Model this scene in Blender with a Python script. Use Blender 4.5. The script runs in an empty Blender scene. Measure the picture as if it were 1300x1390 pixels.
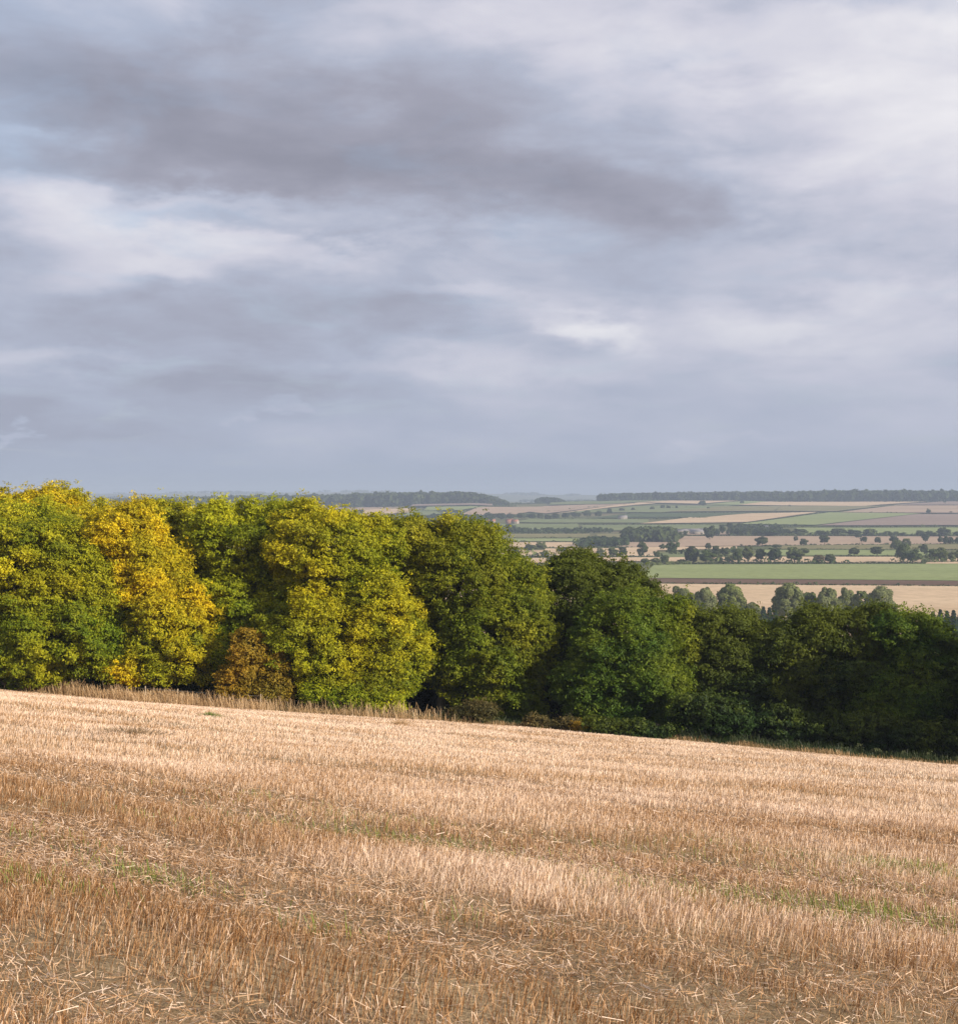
import bpy, math, random
import numpy as np
from mathutils import Vector

random.seed(7)
C = bpy.context.scene.collection
F = 1857.0            # focal length in photograph pixels
PITCH = math.atan(23/F)
EYE = 1.75

# ---------------------------------------------------------------- terrain
def sstep(a, b, t):
    t = np.clip((t-a)/(b-a), 0, 1); return t*t*(3-2*t)

def vnoise(x, y, seed=0):
    """smooth value noise 0..1, vectorised"""
    xi = np.floor(x).astype(np.int64); yi = np.floor(y).astype(np.int64)
    fx = x-xi; fy = y-yi
    fx = fx*fx*(3-2*fx); fy = fy*fy*(3-2*fy)
    def h(a, b):
        n = (a*374761393 + b*668265263 + seed*1274126177) & 0x7fffffff
        n = ((n ^ (n >> 13))*1274126177) & 0x7fffffff
        return ((n ^ (n >> 16)) & 0xffff)/65535.0
    return (h(xi, yi)*(1-fx)+h(xi+1, yi)*fx)*(1-fy) + (h(xi, yi+1)*(1-fx)+h(xi+1, yi+1)*fx)*fy

def fbm(x, y, seed=0, o=3):
    s = 0; a = .5; t = 0
    for k in range(o):
        s = s+a*vnoise(x*2**k, y*2**k, seed+k*17); t += a; a *= .5
    return s/t

def hill(x, y):
    xx = np.tanh(x/140.0)*140.0
    z = -EYE - .152*y - .077*xx
    z = z + .22*np.sin(x*.11+1.1)*np.sin(y*.07+.4)*sstep(8, 40, y)
    return z

def edge_y(x):       # far edge of the stubble field
    return 97.5 - .19*x + .9*np.sin(x*.13) - .45*np.maximum(x-42, 0)

def crest(x, y):
    u = x/np.maximum(y, 500.)
    px = u*F+650
    c = np.interp(px, [-400, 200, 440, 560, 640, 700, 745, 800, 860, 1050, 1300, 1900],
                      [-8, -14, -30, -23, -19, -24, -25, -21, -18, -17, -16, -14])
    return c

def ground(x, y):
    x = np.asarray(x, float); y = np.asarray(y, float)
    h = hill(x, y)
    v = -60 + 0*x
    cz = crest(x, y)
    up = sstep(1700, 4050, y)*.55 + .45*np.clip((y-1900)/2150., 0, 1)
    v = v + (cz+60)*up
    v = v - (cz+60)*sstep(4080, 5600, y)
    u = x/np.maximum(y, 500.); px = u*F+650
    hh = np.interp(px, [-400, 0, 180, 300, 480, 600, 760, 900, 1300, 1900], [74, 70, 72, 78, 84, 76, 62, 58, 60, 62])
    mid = np.interp(px, [-400, 200, 480, 650, 740, 1900], [40, 37, 39, 30, 20, 20])
    v = v + mid*sstep(5700, 7200, y)*(1-sstep(7300, 8300, y))
    v = v + hh*sstep(8200, 11000, y)
    v = v + 1.6*(fbm(x/260., y/260., 5)-.5)*sstep(1300, 2600, y)
    k = 4.0
    d = (h-v)/k
    z = v + k*np.logaddexp(0, d)
    return np.where(d > 20, h, z)

def unproj(px, py):
    """photo pixel -> world ray scaled to y = 1"""
    dx = (px-650)/F; dz = -(py-695)/F
    yy = math.cos(PITCH)+dz*math.sin(PITCH)
    zz = -math.sin(PITCH)+dz*math.cos(PITCH)
    return dx/yy, zz/yy

YS = np.concatenate([np.arange(3, 200, .5), np.arange(200, 1000, 4), np.arange(1000, 13000, 8)])
def at(px, py):
    """where that sight line meets the ground"""
    u, w = unproj(px, py)
    g = ground(u*YS, YS)-w*YS
    hit = np.nonzero(g >= 0)[0]
    if len(hit) == 0: i = np.argmax(g[:1400]); y = YS[i]
    else:
        i = hit[0]
        if i == 0: y = YS[0]
        else:
            a, b = g[i-1], g[i]; y = YS[i-1]+(YS[i]-YS[i-1])*(-a)/(b-a)
    return float(u*y), float(y)
def at_depth(px, py, y):
    u, w = unproj(px, py); return np.array([u*y, y, w*y])

# ---------------------------------------------------------------- helpers
def mesh_np(name, V, Q, mats, attrs=None, smooth=False, parent=None, matidx=None):
    V = np.asarray(V, np.float32); Q = np.asarray(Q, np.int32)
    me = bpy.data.meshes.new(name)
    me.vertices.add(len(V)); me.vertices.foreach_set('co', V.ravel())
    n, k = Q.shape
    me.loops.add(n*k); me.loops.foreach_set('vertex_index', Q.ravel())
    me.polygons.add(n)
    me.polygons.foreach_set('loop_start', np.arange(0, n*k, k, dtype=np.int32))
    if smooth: me.polygons.foreach_set('use_smooth', np.ones(n, bool))
    if not isinstance(mats, (list, tuple)): mats = [mats]
    for m in mats: me.materials.append(m)
    if matidx is not None: me.polygons.foreach_set('material_index', np.asarray(matidx, np.int32))
    if attrs:
        for an, av in attrs.items():
            a = me.attributes.new(an, 'FLOAT', 'FACE'); a.data.foreach_set('value', np.asarray(av, np.float32))
    me.update(calc_edges=True)
    return me

def obj(name, me, parent=None, loc=(0, 0, 0)):
    o = bpy.data.objects.new(name, me); C.objects.link(o); o.location = loc
    if parent is not None: o.parent = parent
    return o

def tag(o, label=None, cat=None, group=None, kind=None):
    if label: o['label'] = label
    if cat: o['category'] = cat
    if group: o['group'] = group
    if kind: o['kind'] = kind
    return o

def empty(name, loc):
    o = bpy.data.objects.new(name, None); C.objects.link(o); o.location = loc
    o.empty_display_size = .5
    return o

def copy_thing(o, loc, rz=0., sc=(1, 1, 1)):
    r = o.copy(); C.objects.link(r); r.location = loc; r.rotation_euler = (0, 0, rz); r.scale = sc
    for ch in o.children:
        c = ch.copy(); C.objects.link(c); c.parent = r
    return r

class Geo:
    """collects quads"""
    def __init__(s): s.V = []; s.Q = []; s.n = 0; s.A = {}
    def add(s, V, Q, **at_):
        s.V.append(np.asarray(V)); s.Q.append(np.asarray(Q)+s.n); s.n += len(V)
        for k, v in at_.items(): s.A.setdefault(k, []).append(v)
    def tube(s, pts, rad, sides=6):
        pts = np.asarray(pts, float); n = len(pts)
        rings = []
        for i in range(n):
            t = pts[min(i+1, n-1)]-pts[max(i-1, 0)]; t = t/(np.linalg.norm(t)+1e-9)
            a = np.array([0, 0, 1.]) if abs(t[2]) < .8 else np.array([1., 0, 0])
            b = np.cross(t, a); b /= np.linalg.norm(b); c = np.cross(t, b)
            th = np.arange(sides)*2*math.pi/sides
            rings.append(pts[i]+rad[i]*(np.cos(th)[:, None]*b+np.sin(th)[:, None]*c))
        V = np.concatenate(rings)
        Q = []
        for i in range(n-1):
            for j in range(sides):
                k = (j+1) % sides
                Q.append((i*sides+j, i*sides+k, (i+1)*sides+k, (i+1)*sides+j))
        s.add(V, np.array(Q))
    def box(s, c, h, rz=0.):
        cx, cy, cz = c; hx, hy, hz = h
        P = np.array([(-hx, -hy, -hz), (hx, -hy, -hz), (hx, hy, -hz), (-hx, hy, -hz), (-hx, -hy, hz), (hx, -hy, hz), (hx, hy, hz), (-hx, hy, hz)])
        ca, sa = math.cos(rz), math.sin(rz)
        P = np.stack([P[:, 0]*ca-P[:, 1]*sa+cx, P[:, 0]*sa+P[:, 1]*ca+cy, P[:, 2]+cz], 1)
        s.add(P, np.array([(0, 3, 2, 1), (4, 5, 6, 7), (0, 1, 5, 4), (1, 2, 6, 5), (2, 3, 7, 6), (3, 0, 4, 7)]))
    def mesh(s, name, mat, **kw):
        at_ = {k: np.concatenate(v) for k, v in s.A.items()} if s.A else None
        return mesh_np(name, np.concatenate(s.V), np.concatenate(s.Q), mat, attrs=at_, **kw)

def norm(a): return a/(np.linalg.norm(a, axis=-1, keepdims=True)+1e-9)

def leaves(c, nrm, half, ratio, rng, droop=0.):
    """diamond leaf blades at centres c facing nrm; returns V, Q"""
    n = len(c)
    r = rng.normal(size=(n, 3)); r[:, 2] -= droop
    t = norm(r-nrm*np.sum(r*nrm, 1, keepdims=True))
    b = np.cross(nrm, t)
    a = half[:, None]; w = (half*ratio)[:, None]
    V = np.empty((n, 4, 3)); V[:, 0] = c-t*a; V[:, 1] = c+b*w-t*a*.15; V[:, 2] = c+t*a; V[:, 3] = c-b*w-t*a*.15
    Q = np.arange(n*4).reshape(n, 4)
    return V.reshape(-1, 3), Q

# ---------------------------------------------------------------- materials
def new_mat(name):
    m = bpy.data.materials.new(name); m.use_nodes = True
    nt = m.node_tree; nt.nodes.clear()
    out = nt.nodes.new('ShaderNodeOutputMaterial')
    return m, nt, out
def N(nt, t, **kw):
    n = nt.nodes.new(t)
    for k, v in kw.items():
        if k == 'op': n.operation = v
        elif k == 'inp':
            for i, x in v.items(): n.inputs[i].default_value = x
        else: setattr(n, k, v)
    return n
def lk(nt, a, b): nt.links.new(a, b)
def rgb(c): return (c[0], c[1], c[2], 1)
def mixc(nt, fac, a, b, blend='MIX'):
    m = nt.nodes.new('ShaderNodeMix'); m.data_type = 'RGBA'; m.blend_type = blend
    for s, v in ((m.inputs[0], fac), (m.inputs[6], a), (m.inputs[7], b)):
        if hasattr(v, 'links') or isinstance(v, bpy.types.NodeSocket): nt.links.new(v, s)
        elif isinstance(v, (int, float)): s.default_value = v
        else: s.default_value = rgb(v)
    return m.outputs[2]
def math_(nt, op, a, b=None, c=None, clamp=False):
    m = nt.nodes.new('ShaderNodeMath'); m.operation = op; m.use_clamp = clamp
    for i, v in enumerate((a, b, c)):
        if v is None: continue
        if isinstance(v, bpy.types.NodeSocket): nt.links.new(v, m.inputs[i])
        else: m.inputs[i].default_value = v
    return m.outputs[0]
def noise(nt, scale, detail=3., rough=.5, vec=None, dist=0.):
    n = nt.nodes.new('ShaderNodeTexNoise'); n.inputs['Scale'].default_value = scale
    n.inputs['Detail'].default_value = detail; n.inputs['Roughness'].default_value = rough
    n.inputs['Distortion'].default_value = dist
    if vec is not None: nt.links.new(vec, n.inputs['Vector'])
    return n.outputs['Fac']
def ramp(nt, fac, stops):
    r = nt.nodes.new('ShaderNodeValToRGB'); e = r.color_ramp.elements
    while len(e) < len(stops): e.new(.5)
    for i, (p, c) in enumerate(stops): e[i].position = p; e[i].color = rgb(c) if len(c) == 3 else c
    nt.links.new(fac, r.inputs[0]); return r.outputs[0]

def leaf_mat(name, green, yellow, transl=.40, spec=.22, var=.5):
    """leaf colour: 'turn' = how far a leaf has turned to autumn, 'tone' = its own variation"""
    m, nt, out = new_mat(name)
    a = N(nt, 'ShaderNodeAttribute', attribute_name='turn').outputs['Fac']
    t = N(nt, 'ShaderNodeAttribute', attribute_name='tone').outputs['Fac']
    col = mixc(nt, a, green, yellow)
    f = math_(nt, 'MULTIPLY_ADD', t, 2*var, 1-var)
    v = N(nt, 'ShaderNodeVectorMath', op='SCALE'); lk(nt, col, v.inputs[0]); lk(nt, f, v.inputs['Scale'])
    p = N(nt, 'ShaderNodeBsdfPrincipled'); lk(nt, v.outputs[0], p.inputs['Base Color'])
    p.inputs['Roughness'].default_value = .62; p.inputs['Specular IOR Level'].default_value = spec
    tr = N(nt, 'ShaderNodeBsdfTranslucent'); lk(nt, v.outputs[0], tr.inputs['Color'])
    mx = N(nt, 'ShaderNodeMixShader', inp={0: transl}); lk(nt, p.outputs[0], mx.inputs[1]); lk(nt, tr.outputs[0], mx.inputs[2])
    lk(nt, mx.outputs[0], out.inputs[0])
    return m

def far_leaf_mat(name, c1, c2, c3):
    m, nt, out = new_mat(name)
    ob = N(nt, 'ShaderNodeObjectInfo').outputs['Random']
    t = N(nt, 'ShaderNodeAttribute', attribute_name='tone').outputs['Fac']
    col = ramp(nt, ob, [(0, c1), (.5, c2), (1, c3)])
    f = math_(nt, 'MULTIPLY_ADD', t, 1.0, .5)
    v = N(nt, 'ShaderNodeVectorMath', op='SCALE'); lk(nt, col, v.inputs[0]); lk(nt, f, v.inputs['Scale'])
    p = N(nt, 'ShaderNodeBsdfDiffuse'); lk(nt, v.outputs[0], p.inputs['Color'])
    tr = N(nt, 'ShaderNodeBsdfTranslucent'); lk(nt, v.outputs[0], tr.inputs['Color'])
    mx = N(nt, 'ShaderNodeMixShader', inp={0: .2}); lk(nt, p.outputs[0], mx.inputs[1]); lk(nt, tr.outputs[0], mx.inputs[2])
    lk(nt, mx.outputs[0], out.inputs[0]); return m

def simple_mat(name, c1, c2, scale, rough=.9, bump=0., detail=4, transl=0.):
    m, nt, out = new_mat(name)
    tc = N(nt, 'ShaderNodeTexCoord').outputs['Object']
    f = noise(nt, scale, detail, .6, tc)
    col = ramp(nt, f, [(.3, c1), (.7, c2)])
    p = N(nt, 'ShaderNodeBsdfPrincipled'); lk(nt, col, p.inputs['Base Color'])
    p.inputs['Roughness'].default_value = rough; p.inputs['Specular IOR Level'].default_value = .15
    if bump:
        b = N(nt, 'ShaderNodeBump', inp={'Strength': .6, 'Distance': bump}); lk(nt, f, b.inputs['Height']); lk(nt, b.outputs[0], p.inputs['Normal'])
    lk(nt, p.outputs[0], out.inputs[0]); return m

def field_mat(name, c1, c2, row=0., rowdir=0., amp=.12):
    """farmland seen from far away: broad patches, fine mottling, drilled or mown lines"""
    m, nt, out = new_mat(name)
    tc = N(nt, 'ShaderNodeTexCoord').outputs['Object']
    mp = N(nt, 'ShaderNodeMapping'); lk(nt, tc, mp.inputs[0]); mp.inputs['Rotation'].default_value = (0, 0, rowdir); mp.inputs['Scale'].default_value = (.12, 1, 1)
    a = noise(nt, .012, 4, .6, mp.outputs[0]); b = noise(nt, .16, 4, .7, tc)
    col = ramp(nt, a, [(.3, c1), (.7, c2)])
    f = math_(nt, 'MULTIPLY_ADD', b, .8, .6)
    if row:
        mp2 = N(nt, 'ShaderNodeMapping'); lk(nt, tc, mp2.inputs[0]); mp2.inputs['Rotation'].default_value = (0, 0, rowdir)
        w = N(nt, 'ShaderNodeTexWave'); w.bands_direction = 'Y'; w.inputs['Scale'].default_value = row; w.inputs['Distortion'].default_value = 1.2; w.inputs['Detail Scale'].default_value = .3
        lk(nt, mp2.outputs[0], w.inputs[0])
        f = math_(nt, 'ADD', f, math_(nt, 'MULTIPLY_ADD', w.outputs['Fac'], amp, -amp/2))
    v = N(nt, 'ShaderNodeVectorMath', op='SCALE'); lk(nt, col, v.inputs[0]); lk(nt, f, v.inputs['Scale'])
    p = N(nt, 'ShaderNodeBsdfDiffuse'); lk(nt, v.outputs[0], p.inputs['Color'])
    lk(nt, p.outputs[0], out.inputs[0]); return m

bark = simple_mat('bark', (.06, .05, .038), (.13, .11, .085), 3, bump=.03)
bark_far = simple_mat('bark_far', (.06, .05, .04), (.1, .085, .07), 1)

# ---------------------------------------------------------------- terrain sheet
def build_terrain():
    ys = np.concatenate([np.arange(-120, 0, 10), np.arange(0, 200, 2.), np.arange(200, 1000, 12.), np.arange(1000, 6000, 25.), np.arange(6000, 14001, 80.)])
    ss = np.linspace(-1, 1, 181)
    Y, S = np.meshgrid(ys, ss, indexing='ij')
    X = S*(150+.75*np.maximum(Y, 0))
    Z = ground(X, Y)
    inside = sstep(1.0, 6.0, edge_y(X)-Y)*(np.abs(X) < 112)*(Y > -112)
    Z = Z-.5*inside
    V = np.stack([X, Y, Z], -1).reshape(-1, 3)
    n, k = len(ys), len(ss)
    i = np.arange(n-1)[:, None]*k+np.arange(k-1)[None, :]
    Q = np.stack([i, i+1, i+1+k, i+k], -1).reshape(-1, 4)
    m, nt, out = new_mat('countryside_ground')
    tc = N(nt, 'ShaderNodeTexCoord').outputs['Object']
    a = noise(nt, .004, 3, .5, tc); b = noise(nt, .05, 5, .65, tc)
    col = ramp(nt, a, [(.3, (.10, .12, .045)), (.5, (.12, .125, .055)), (.7, (.16, .14, .075))])
    f = math_(nt, 'MULTIPLY_ADD', b, .7, .65)
    v = N(nt, 'ShaderNodeVectorMath', op='SCALE'); lk(nt, col, v.inputs[0]); lk(nt, f, v.inputs['Scale'])
    p = N(nt, 'ShaderNodeBsdfDiffuse'); lk(nt, v.outputs[0], p.inputs['Color']); lk(nt, p.outputs[0], out.inputs[0])
    tag(obj('terrain', mesh_np('terrain', V, Q, m, smooth=True)), kind='structure')
build_terrain()

# tracks of the combine and tractor: stripe coordinate across the rows
RD = np.array([.80, -.60]); RN = np.array([.60, .80])
TRACKS = [(4.6, .5), (7.6, .75), (9.0, .5), (12.3, .55), (14.2, .5), (20.9, .45), (22.8, .5), (31.5, .5), (33.4, .5), (42.5, .5), (44.4, .5), (56, .6), (58, .6), (71, .6), (73, .6)]
def stripe(x, y):
    s = x*RN[0]+y*RN[1]
    t = x*RD[0]+y*RD[1]
    return s + 1.1*np.sin(t*.07+.5)+.25*np.sin(t*.31)
def track(x, y):
    s = stripe(x, y)+.5*(fbm(x*.6, y*.6, 31)-.5); r = 0*s
    for c, w in TRACKS: r = np.maximum(r, np.exp(-((s-c)/w)**2))
    return r*(.45+.75*fbm(x*.25, y*.25, 9))

def build_field():
    ys = np.concatenate([np.arange(-100, 0, 4), np.arange(0, 30, .3), np.arange(30, 121, 1.2)])
    ss = np.linspace(-1, 1, 161)
    Y, S = np.meshgrid(ys, ss, indexing='ij')
    X = S*(55+.45*np.clip(Y, 0, 200)); 
    E = edge_y(X)
    Yc = np.minimum(Y, E)
    Z = ground(X, Yc)
    near = np.exp(-(Y/40)**2)
    Z = Z + (.05*(fbm(X*1.7, Y*1.7, 3)-.5)+.025*(fbm(X*6, Y*6, 4)-.5))*near
    Z = Z - .05*track(X, Yc)
    V = np.stack([X, Yc, Z], -1).reshape(-1, 3)
    n, k = len(ys), len(ss)
    i = np.arange(n-1)[:, None]*k+np.arange(k-1)[None, :]
    Q = np.stack([i, i+1, i+1+k, i+k], -1).reshape(-1, 4)
    yy = Yc.reshape(-1)
    keep = ~((Y.reshape(-1)[Q].min(1) >= E.reshape(-1)[Q].max(1)))
    Q = Q[keep]
    tr = track(V[:, 0], V[:, 1])[Q].mean(1)
    m, nt, out = new_mat('stubble_soil')
    tc = N(nt, 'ShaderNodeTexCoord').outputs['Object']
    t = N(nt, 'ShaderNodeAttribute', attribute_name='track').outputs['Fac']
    a = noise(nt, 9, 6, .7, tc); b = noise(nt, .9, 4, .6, tc); c = noise(nt, 40, 3, .6, tc)
    chaff = ramp(nt, c, [(.35, (.24, .165, .08)), (.65, (.56, .42, .25))])
    soil = ramp(nt, a, [(.3, (.06, .04, .022)), (.7, (.24, .165, .09))])
    f = math_(nt, 'ADD', math_(nt, 'MULTIPLY', t, -.55), math_(nt, 'MULTIPLY_ADD', b, 1.4, .1), clamp=True)
    f = math_(nt, 'MULTIPLY', f, math_(nt, 'MULTIPLY_ADD', a, 1.0, .45), clamp=True)
    col = mixc(nt, f, soil, chaff)
    p = N(nt, 'ShaderNodeBsdfPrincipled'); lk(nt, col, p.inputs['Base Color']); p.inputs['Roughness'].default_value = .95; p.inputs['Specular IOR Level'].default_value = .1
    bp = N(nt, 'ShaderNodeBump', inp={'Strength': .8, 'Distance': .03}); lk(nt, a, bp.inputs['Height']); lk(nt, bp.outputs[0], p.inputs['Normal'])
    lk(nt, p.outputs[0], out.inputs[0])
    tag(obj('field', mesh_np('field', V, Q, m, attrs={'track': tr}, smooth=True)), kind='structure')
build_field()

# ---------------------------------------------------------------- stubble (uncountable stalks)
def straw_mat(name, dark, mid, pale, transl=.25):
    m, nt, out = new_mat(name)
    t = N(nt, 'ShaderNodeAttribute', attribute_name='tone').outputs['Fac']
    col = ramp(nt, t, [(0, dark), (.5, mid), (1, pale)])
    p = N(nt, 'ShaderNodeBsdfPrincipled'); lk(nt, col, p.inputs['Base Color'])
    p.inputs['Roughness'].default_value = .5; p.inputs['Specular IOR Level'].default_value = .35
    tr = N(nt, 'ShaderNodeBsdfTranslucent'); lk(nt, col, tr.inputs['Color'])
    mx = N(nt, 'ShaderNodeMixShader', inp={0: transl}); lk(nt, p.outputs[0], mx.inputs[1]); lk(nt, tr.outputs[0], mx.inputs[2])
    lk(nt, mx.outputs[0], out.inputs[0]); return m
straw = straw_mat('straw', (.19, .082, .024), (.52, .315, .155), (.84, .66, .51))

def blades(x, y, z, h, w, lean, tone, rng, segs=2, G=None, flat=None):
    """stalks: tapered ribbons facing random ways; lean = horizontal offset of the tip"""
    n = len(x)
    th = rng.uniform(0, math.pi, n)
    wx = np.cos(th)*w/2; wy = np.sin(th)*w/2
    rows = []
    for k in range(segs+1):
        q = k/segs
        cx = x+lean[:, 0]*(q**1.4); cy = y+lean[:, 1]*(q**1.4); cz = z-.02+(h+.02)*q
        if flat is not None: cz = z+flat[0]*(1-q)+flat[1]*q+.01*math.sin(q*3.14)
        ww = 1-.35*q
        rows.append((np.stack([cx-wx*ww, cy-wy*ww, cz], 1), np.stack([cx+wx*ww, cy+wy*ww, cz], 1)))
    V = np.empty((n, (segs+1)*2, 3))
    for k, (a, b) in enumerate(rows): V[:, 2*k] = a; V[:, 2*k+1] = b
    base = np.arange(n)[:, None]*(segs+1)*2
    Q = np.concatenate([base+np.array([[2*k, 2*k+1, 2*k+3, 2*k+2]]) for k in range(segs)])
    G.add(V.reshape(-1, 3), Q, tone=np.tile(tone, segs))

def sample_field(y0, y1, rho, rng, hw=.43):
    M = 12
    area = hw*(y1*y1-y0*y0)+2*M*(y1-y0)
    n = int(area*rho)
    w1 = hw*y1+M; n = int(2*w1*(y1-y0)*rho)
    y = y0+(y1-y0)*rng.uniform(0, 1, n); x = rng.uniform(-1, 1, n)*w1
    ax = np.abs(x); keep = (ax < hw*y+M) & ((ax < .375*y+1.5) | (rng.uniform(0, 1, n) < .45))
    return x[keep], y[keep]

def build_stubble():
    rng = np.random.default_rng(3)
    G = Geo()
    bands = [(4, 9, 800, 1, 2), (9, 16, 1150, 1, 2), (16, 28, 680, 1.0, 1), (28, 48, 220, 1, 1), (48, 104+14, 115, 1, 1)]
    for (a, b, rho, sc, sg) in bands:
        x, y = sample_field(a, b, rho, rng)
        m = y < edge_y(x)-.3; x = x[m]; y = y[m]
        tr = track(x, y)
        # drilled rows 0.15 m apart
        s = x*RN[0]+y*RN[1]; sp = .15
        off = (np.round(s/sp)*sp+rng.normal(0, .018, len(s))-s)*(rng.uniform(0, 1, len(s)) < .85)
        x = x+off*RN[0]; y = y+off*RN[1]
        pn = fbm(x*.35, y*.35, 21); pn2 = fbm(x*.12+4, y*.3, 22); fine = vnoise(x*2.2, y*2.2, 23)
        keep = rng.uniform(0, 1, len(x)) < np.clip(1.15-tr*1.25, .10, 1)*(.45+.8*fine)*(.6+.6*pn)
        x, y, tr, pn, pn2, fine = [q[keep] for q in (x, y, tr, pn, pn2, fine)]
        n = len(x)
        z = ground(x, y)-.05*tr
        h = (.05+.095*rng.beta(3, 2, n))*(.75+.5*pn)*(1-.5*np.clip(tr, 0, 1))
        tall = rng.uniform(0, 1, n) < .03; h[tall] *= 1.5
        w = np.maximum(.0052, .00036*y)*rng.uniform(.7, 1.3, n)
        la = rng.uniform(0, 2*math.pi, n); lm = h*np.abs(rng.normal(0, .38, n))*(1+1.9*tr)
        wind = .16*h
        lean = np.stack([np.cos(la)*lm+wind, np.sin(la)*lm], 1)
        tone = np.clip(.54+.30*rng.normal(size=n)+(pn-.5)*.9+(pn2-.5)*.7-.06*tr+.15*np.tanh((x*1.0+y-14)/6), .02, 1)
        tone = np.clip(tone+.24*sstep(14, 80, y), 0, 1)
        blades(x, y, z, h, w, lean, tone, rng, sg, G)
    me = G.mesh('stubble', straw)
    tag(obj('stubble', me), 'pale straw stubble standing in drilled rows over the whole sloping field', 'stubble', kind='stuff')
    # fallen straw and chaff
    G = Geo()
    for (a, b, rho) in [(4, 9, 1200), (9, 16, 1600), (16, 30, 420), (30, 55, 26)]:
        x, y = sample_field(a, b, rho, rng)
        m = y < edge_y(x)-1; x = x[m]; y = y[m]
        tr = track(x, y); pn = fbm(x*.5+9, y*.5, 41)
        keep = rng.uniform(0, 1, len(x)) < np.clip(.30+.9*tr+(pn-.5)*1.5, .08, 1)
        x = x[keep]; y = y[keep]; tr = tr[keep]; n = len(x)
        z = ground(x, y)-.05*tr+.01
        L = .025+.2*rng.beta(1.0, 4.5, n); la = rng.uniform(0, 2*math.pi, n)
        lift = rng.uniform(.0, .09, n); lift2 = lift*rng.uniform(0, 1.5, n)
        w = np.maximum(.0034, .00034*y)*rng.uniform(.6, 1.3, n)
        lean = np.stack([np.cos(la)*L, np.sin(la)*L], 1)
        tone = np.clip(.55+.30*rng.normal(size=n), 0, 1)
        # ribbon width is across the stalk
        wx = -np.sin(la)*w/2; wy = np.cos(la)*w/2
        V = np.empty((n, 4, 3))
        z1 = ground(x+lean[:, 0], y+lean[:, 1])-.05*tr+.01+lift2
        wz = rng.uniform(-.5, .5, n)*w
        V[:, 0] = np.stack([x-wx, y-wy, z+lift-wz], 1); V[:, 1] = np.stack([x+wx, y+wy, z+lift+wz], 1)
        V[:, 2] = np.stack([x+lean[:, 0]+wx, y+lean[:, 1]+wy, z1+wz], 1); V[:, 3] = np.stack([x+lean[:, 0]-wx, y+lean[:, 1]-wy, z1-wz], 1)
        G.add(V.reshape(-1, 3), np.arange(4*n).reshape(n, 4), tone=tone)
    tag(obj('loose_straw', G.mesh('loose_straw', straw)), 'loose broken straw lying between the stubble rows and in the wheel tracks', 'straw', kind='stuff')
build_stubble()

def grass_patch(name, label, x, y, hmin, hmax, mat, rng, w0=.006, lean_k=.35, tone0=.5, base=None):
    n = len(x); G = Geo()
    z = ground(x, y)-.05
    h = rng.uniform(hmin, hmax, n)*(.45+.9*vnoise(x*.7, y*.7, 8)); w = np.maximum(w0, .00024*y)*rng.uniform(.7, 1.4, n)
    la = rng.uniform(0, 2*math.pi, n); lm = h*np.abs(rng.normal(0, lean_k, n))
    tone = np.clip(tone0+.25*rng.normal(size=n), 0, 1)
    blades(x, y, z, h, w, np.stack([np.cos(la)*lm-.1*h, np.sin(la)*lm], 1), tone, rng, 2, G)
    return tag(obj(name, G.mesh(name, mat)), label, 'grass', kind='stuff')

green_blade = straw_mat('green_blade', (.07, .12, .02), (.17, .23, .04), (.34, .36, .09), .35)
dry_blade = straw_mat('dry_blade', (.30, .18, .08), (.58, .39, .20), (.74, .56, .36), .35)
shade_tinted_blade = straw_mat('shade_tinted_blade', (.015, .028, .008), (.035, .055, .014), (.08, .09, .03), .25)  # blade colours darkened to paint in the shade below the wood

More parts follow.
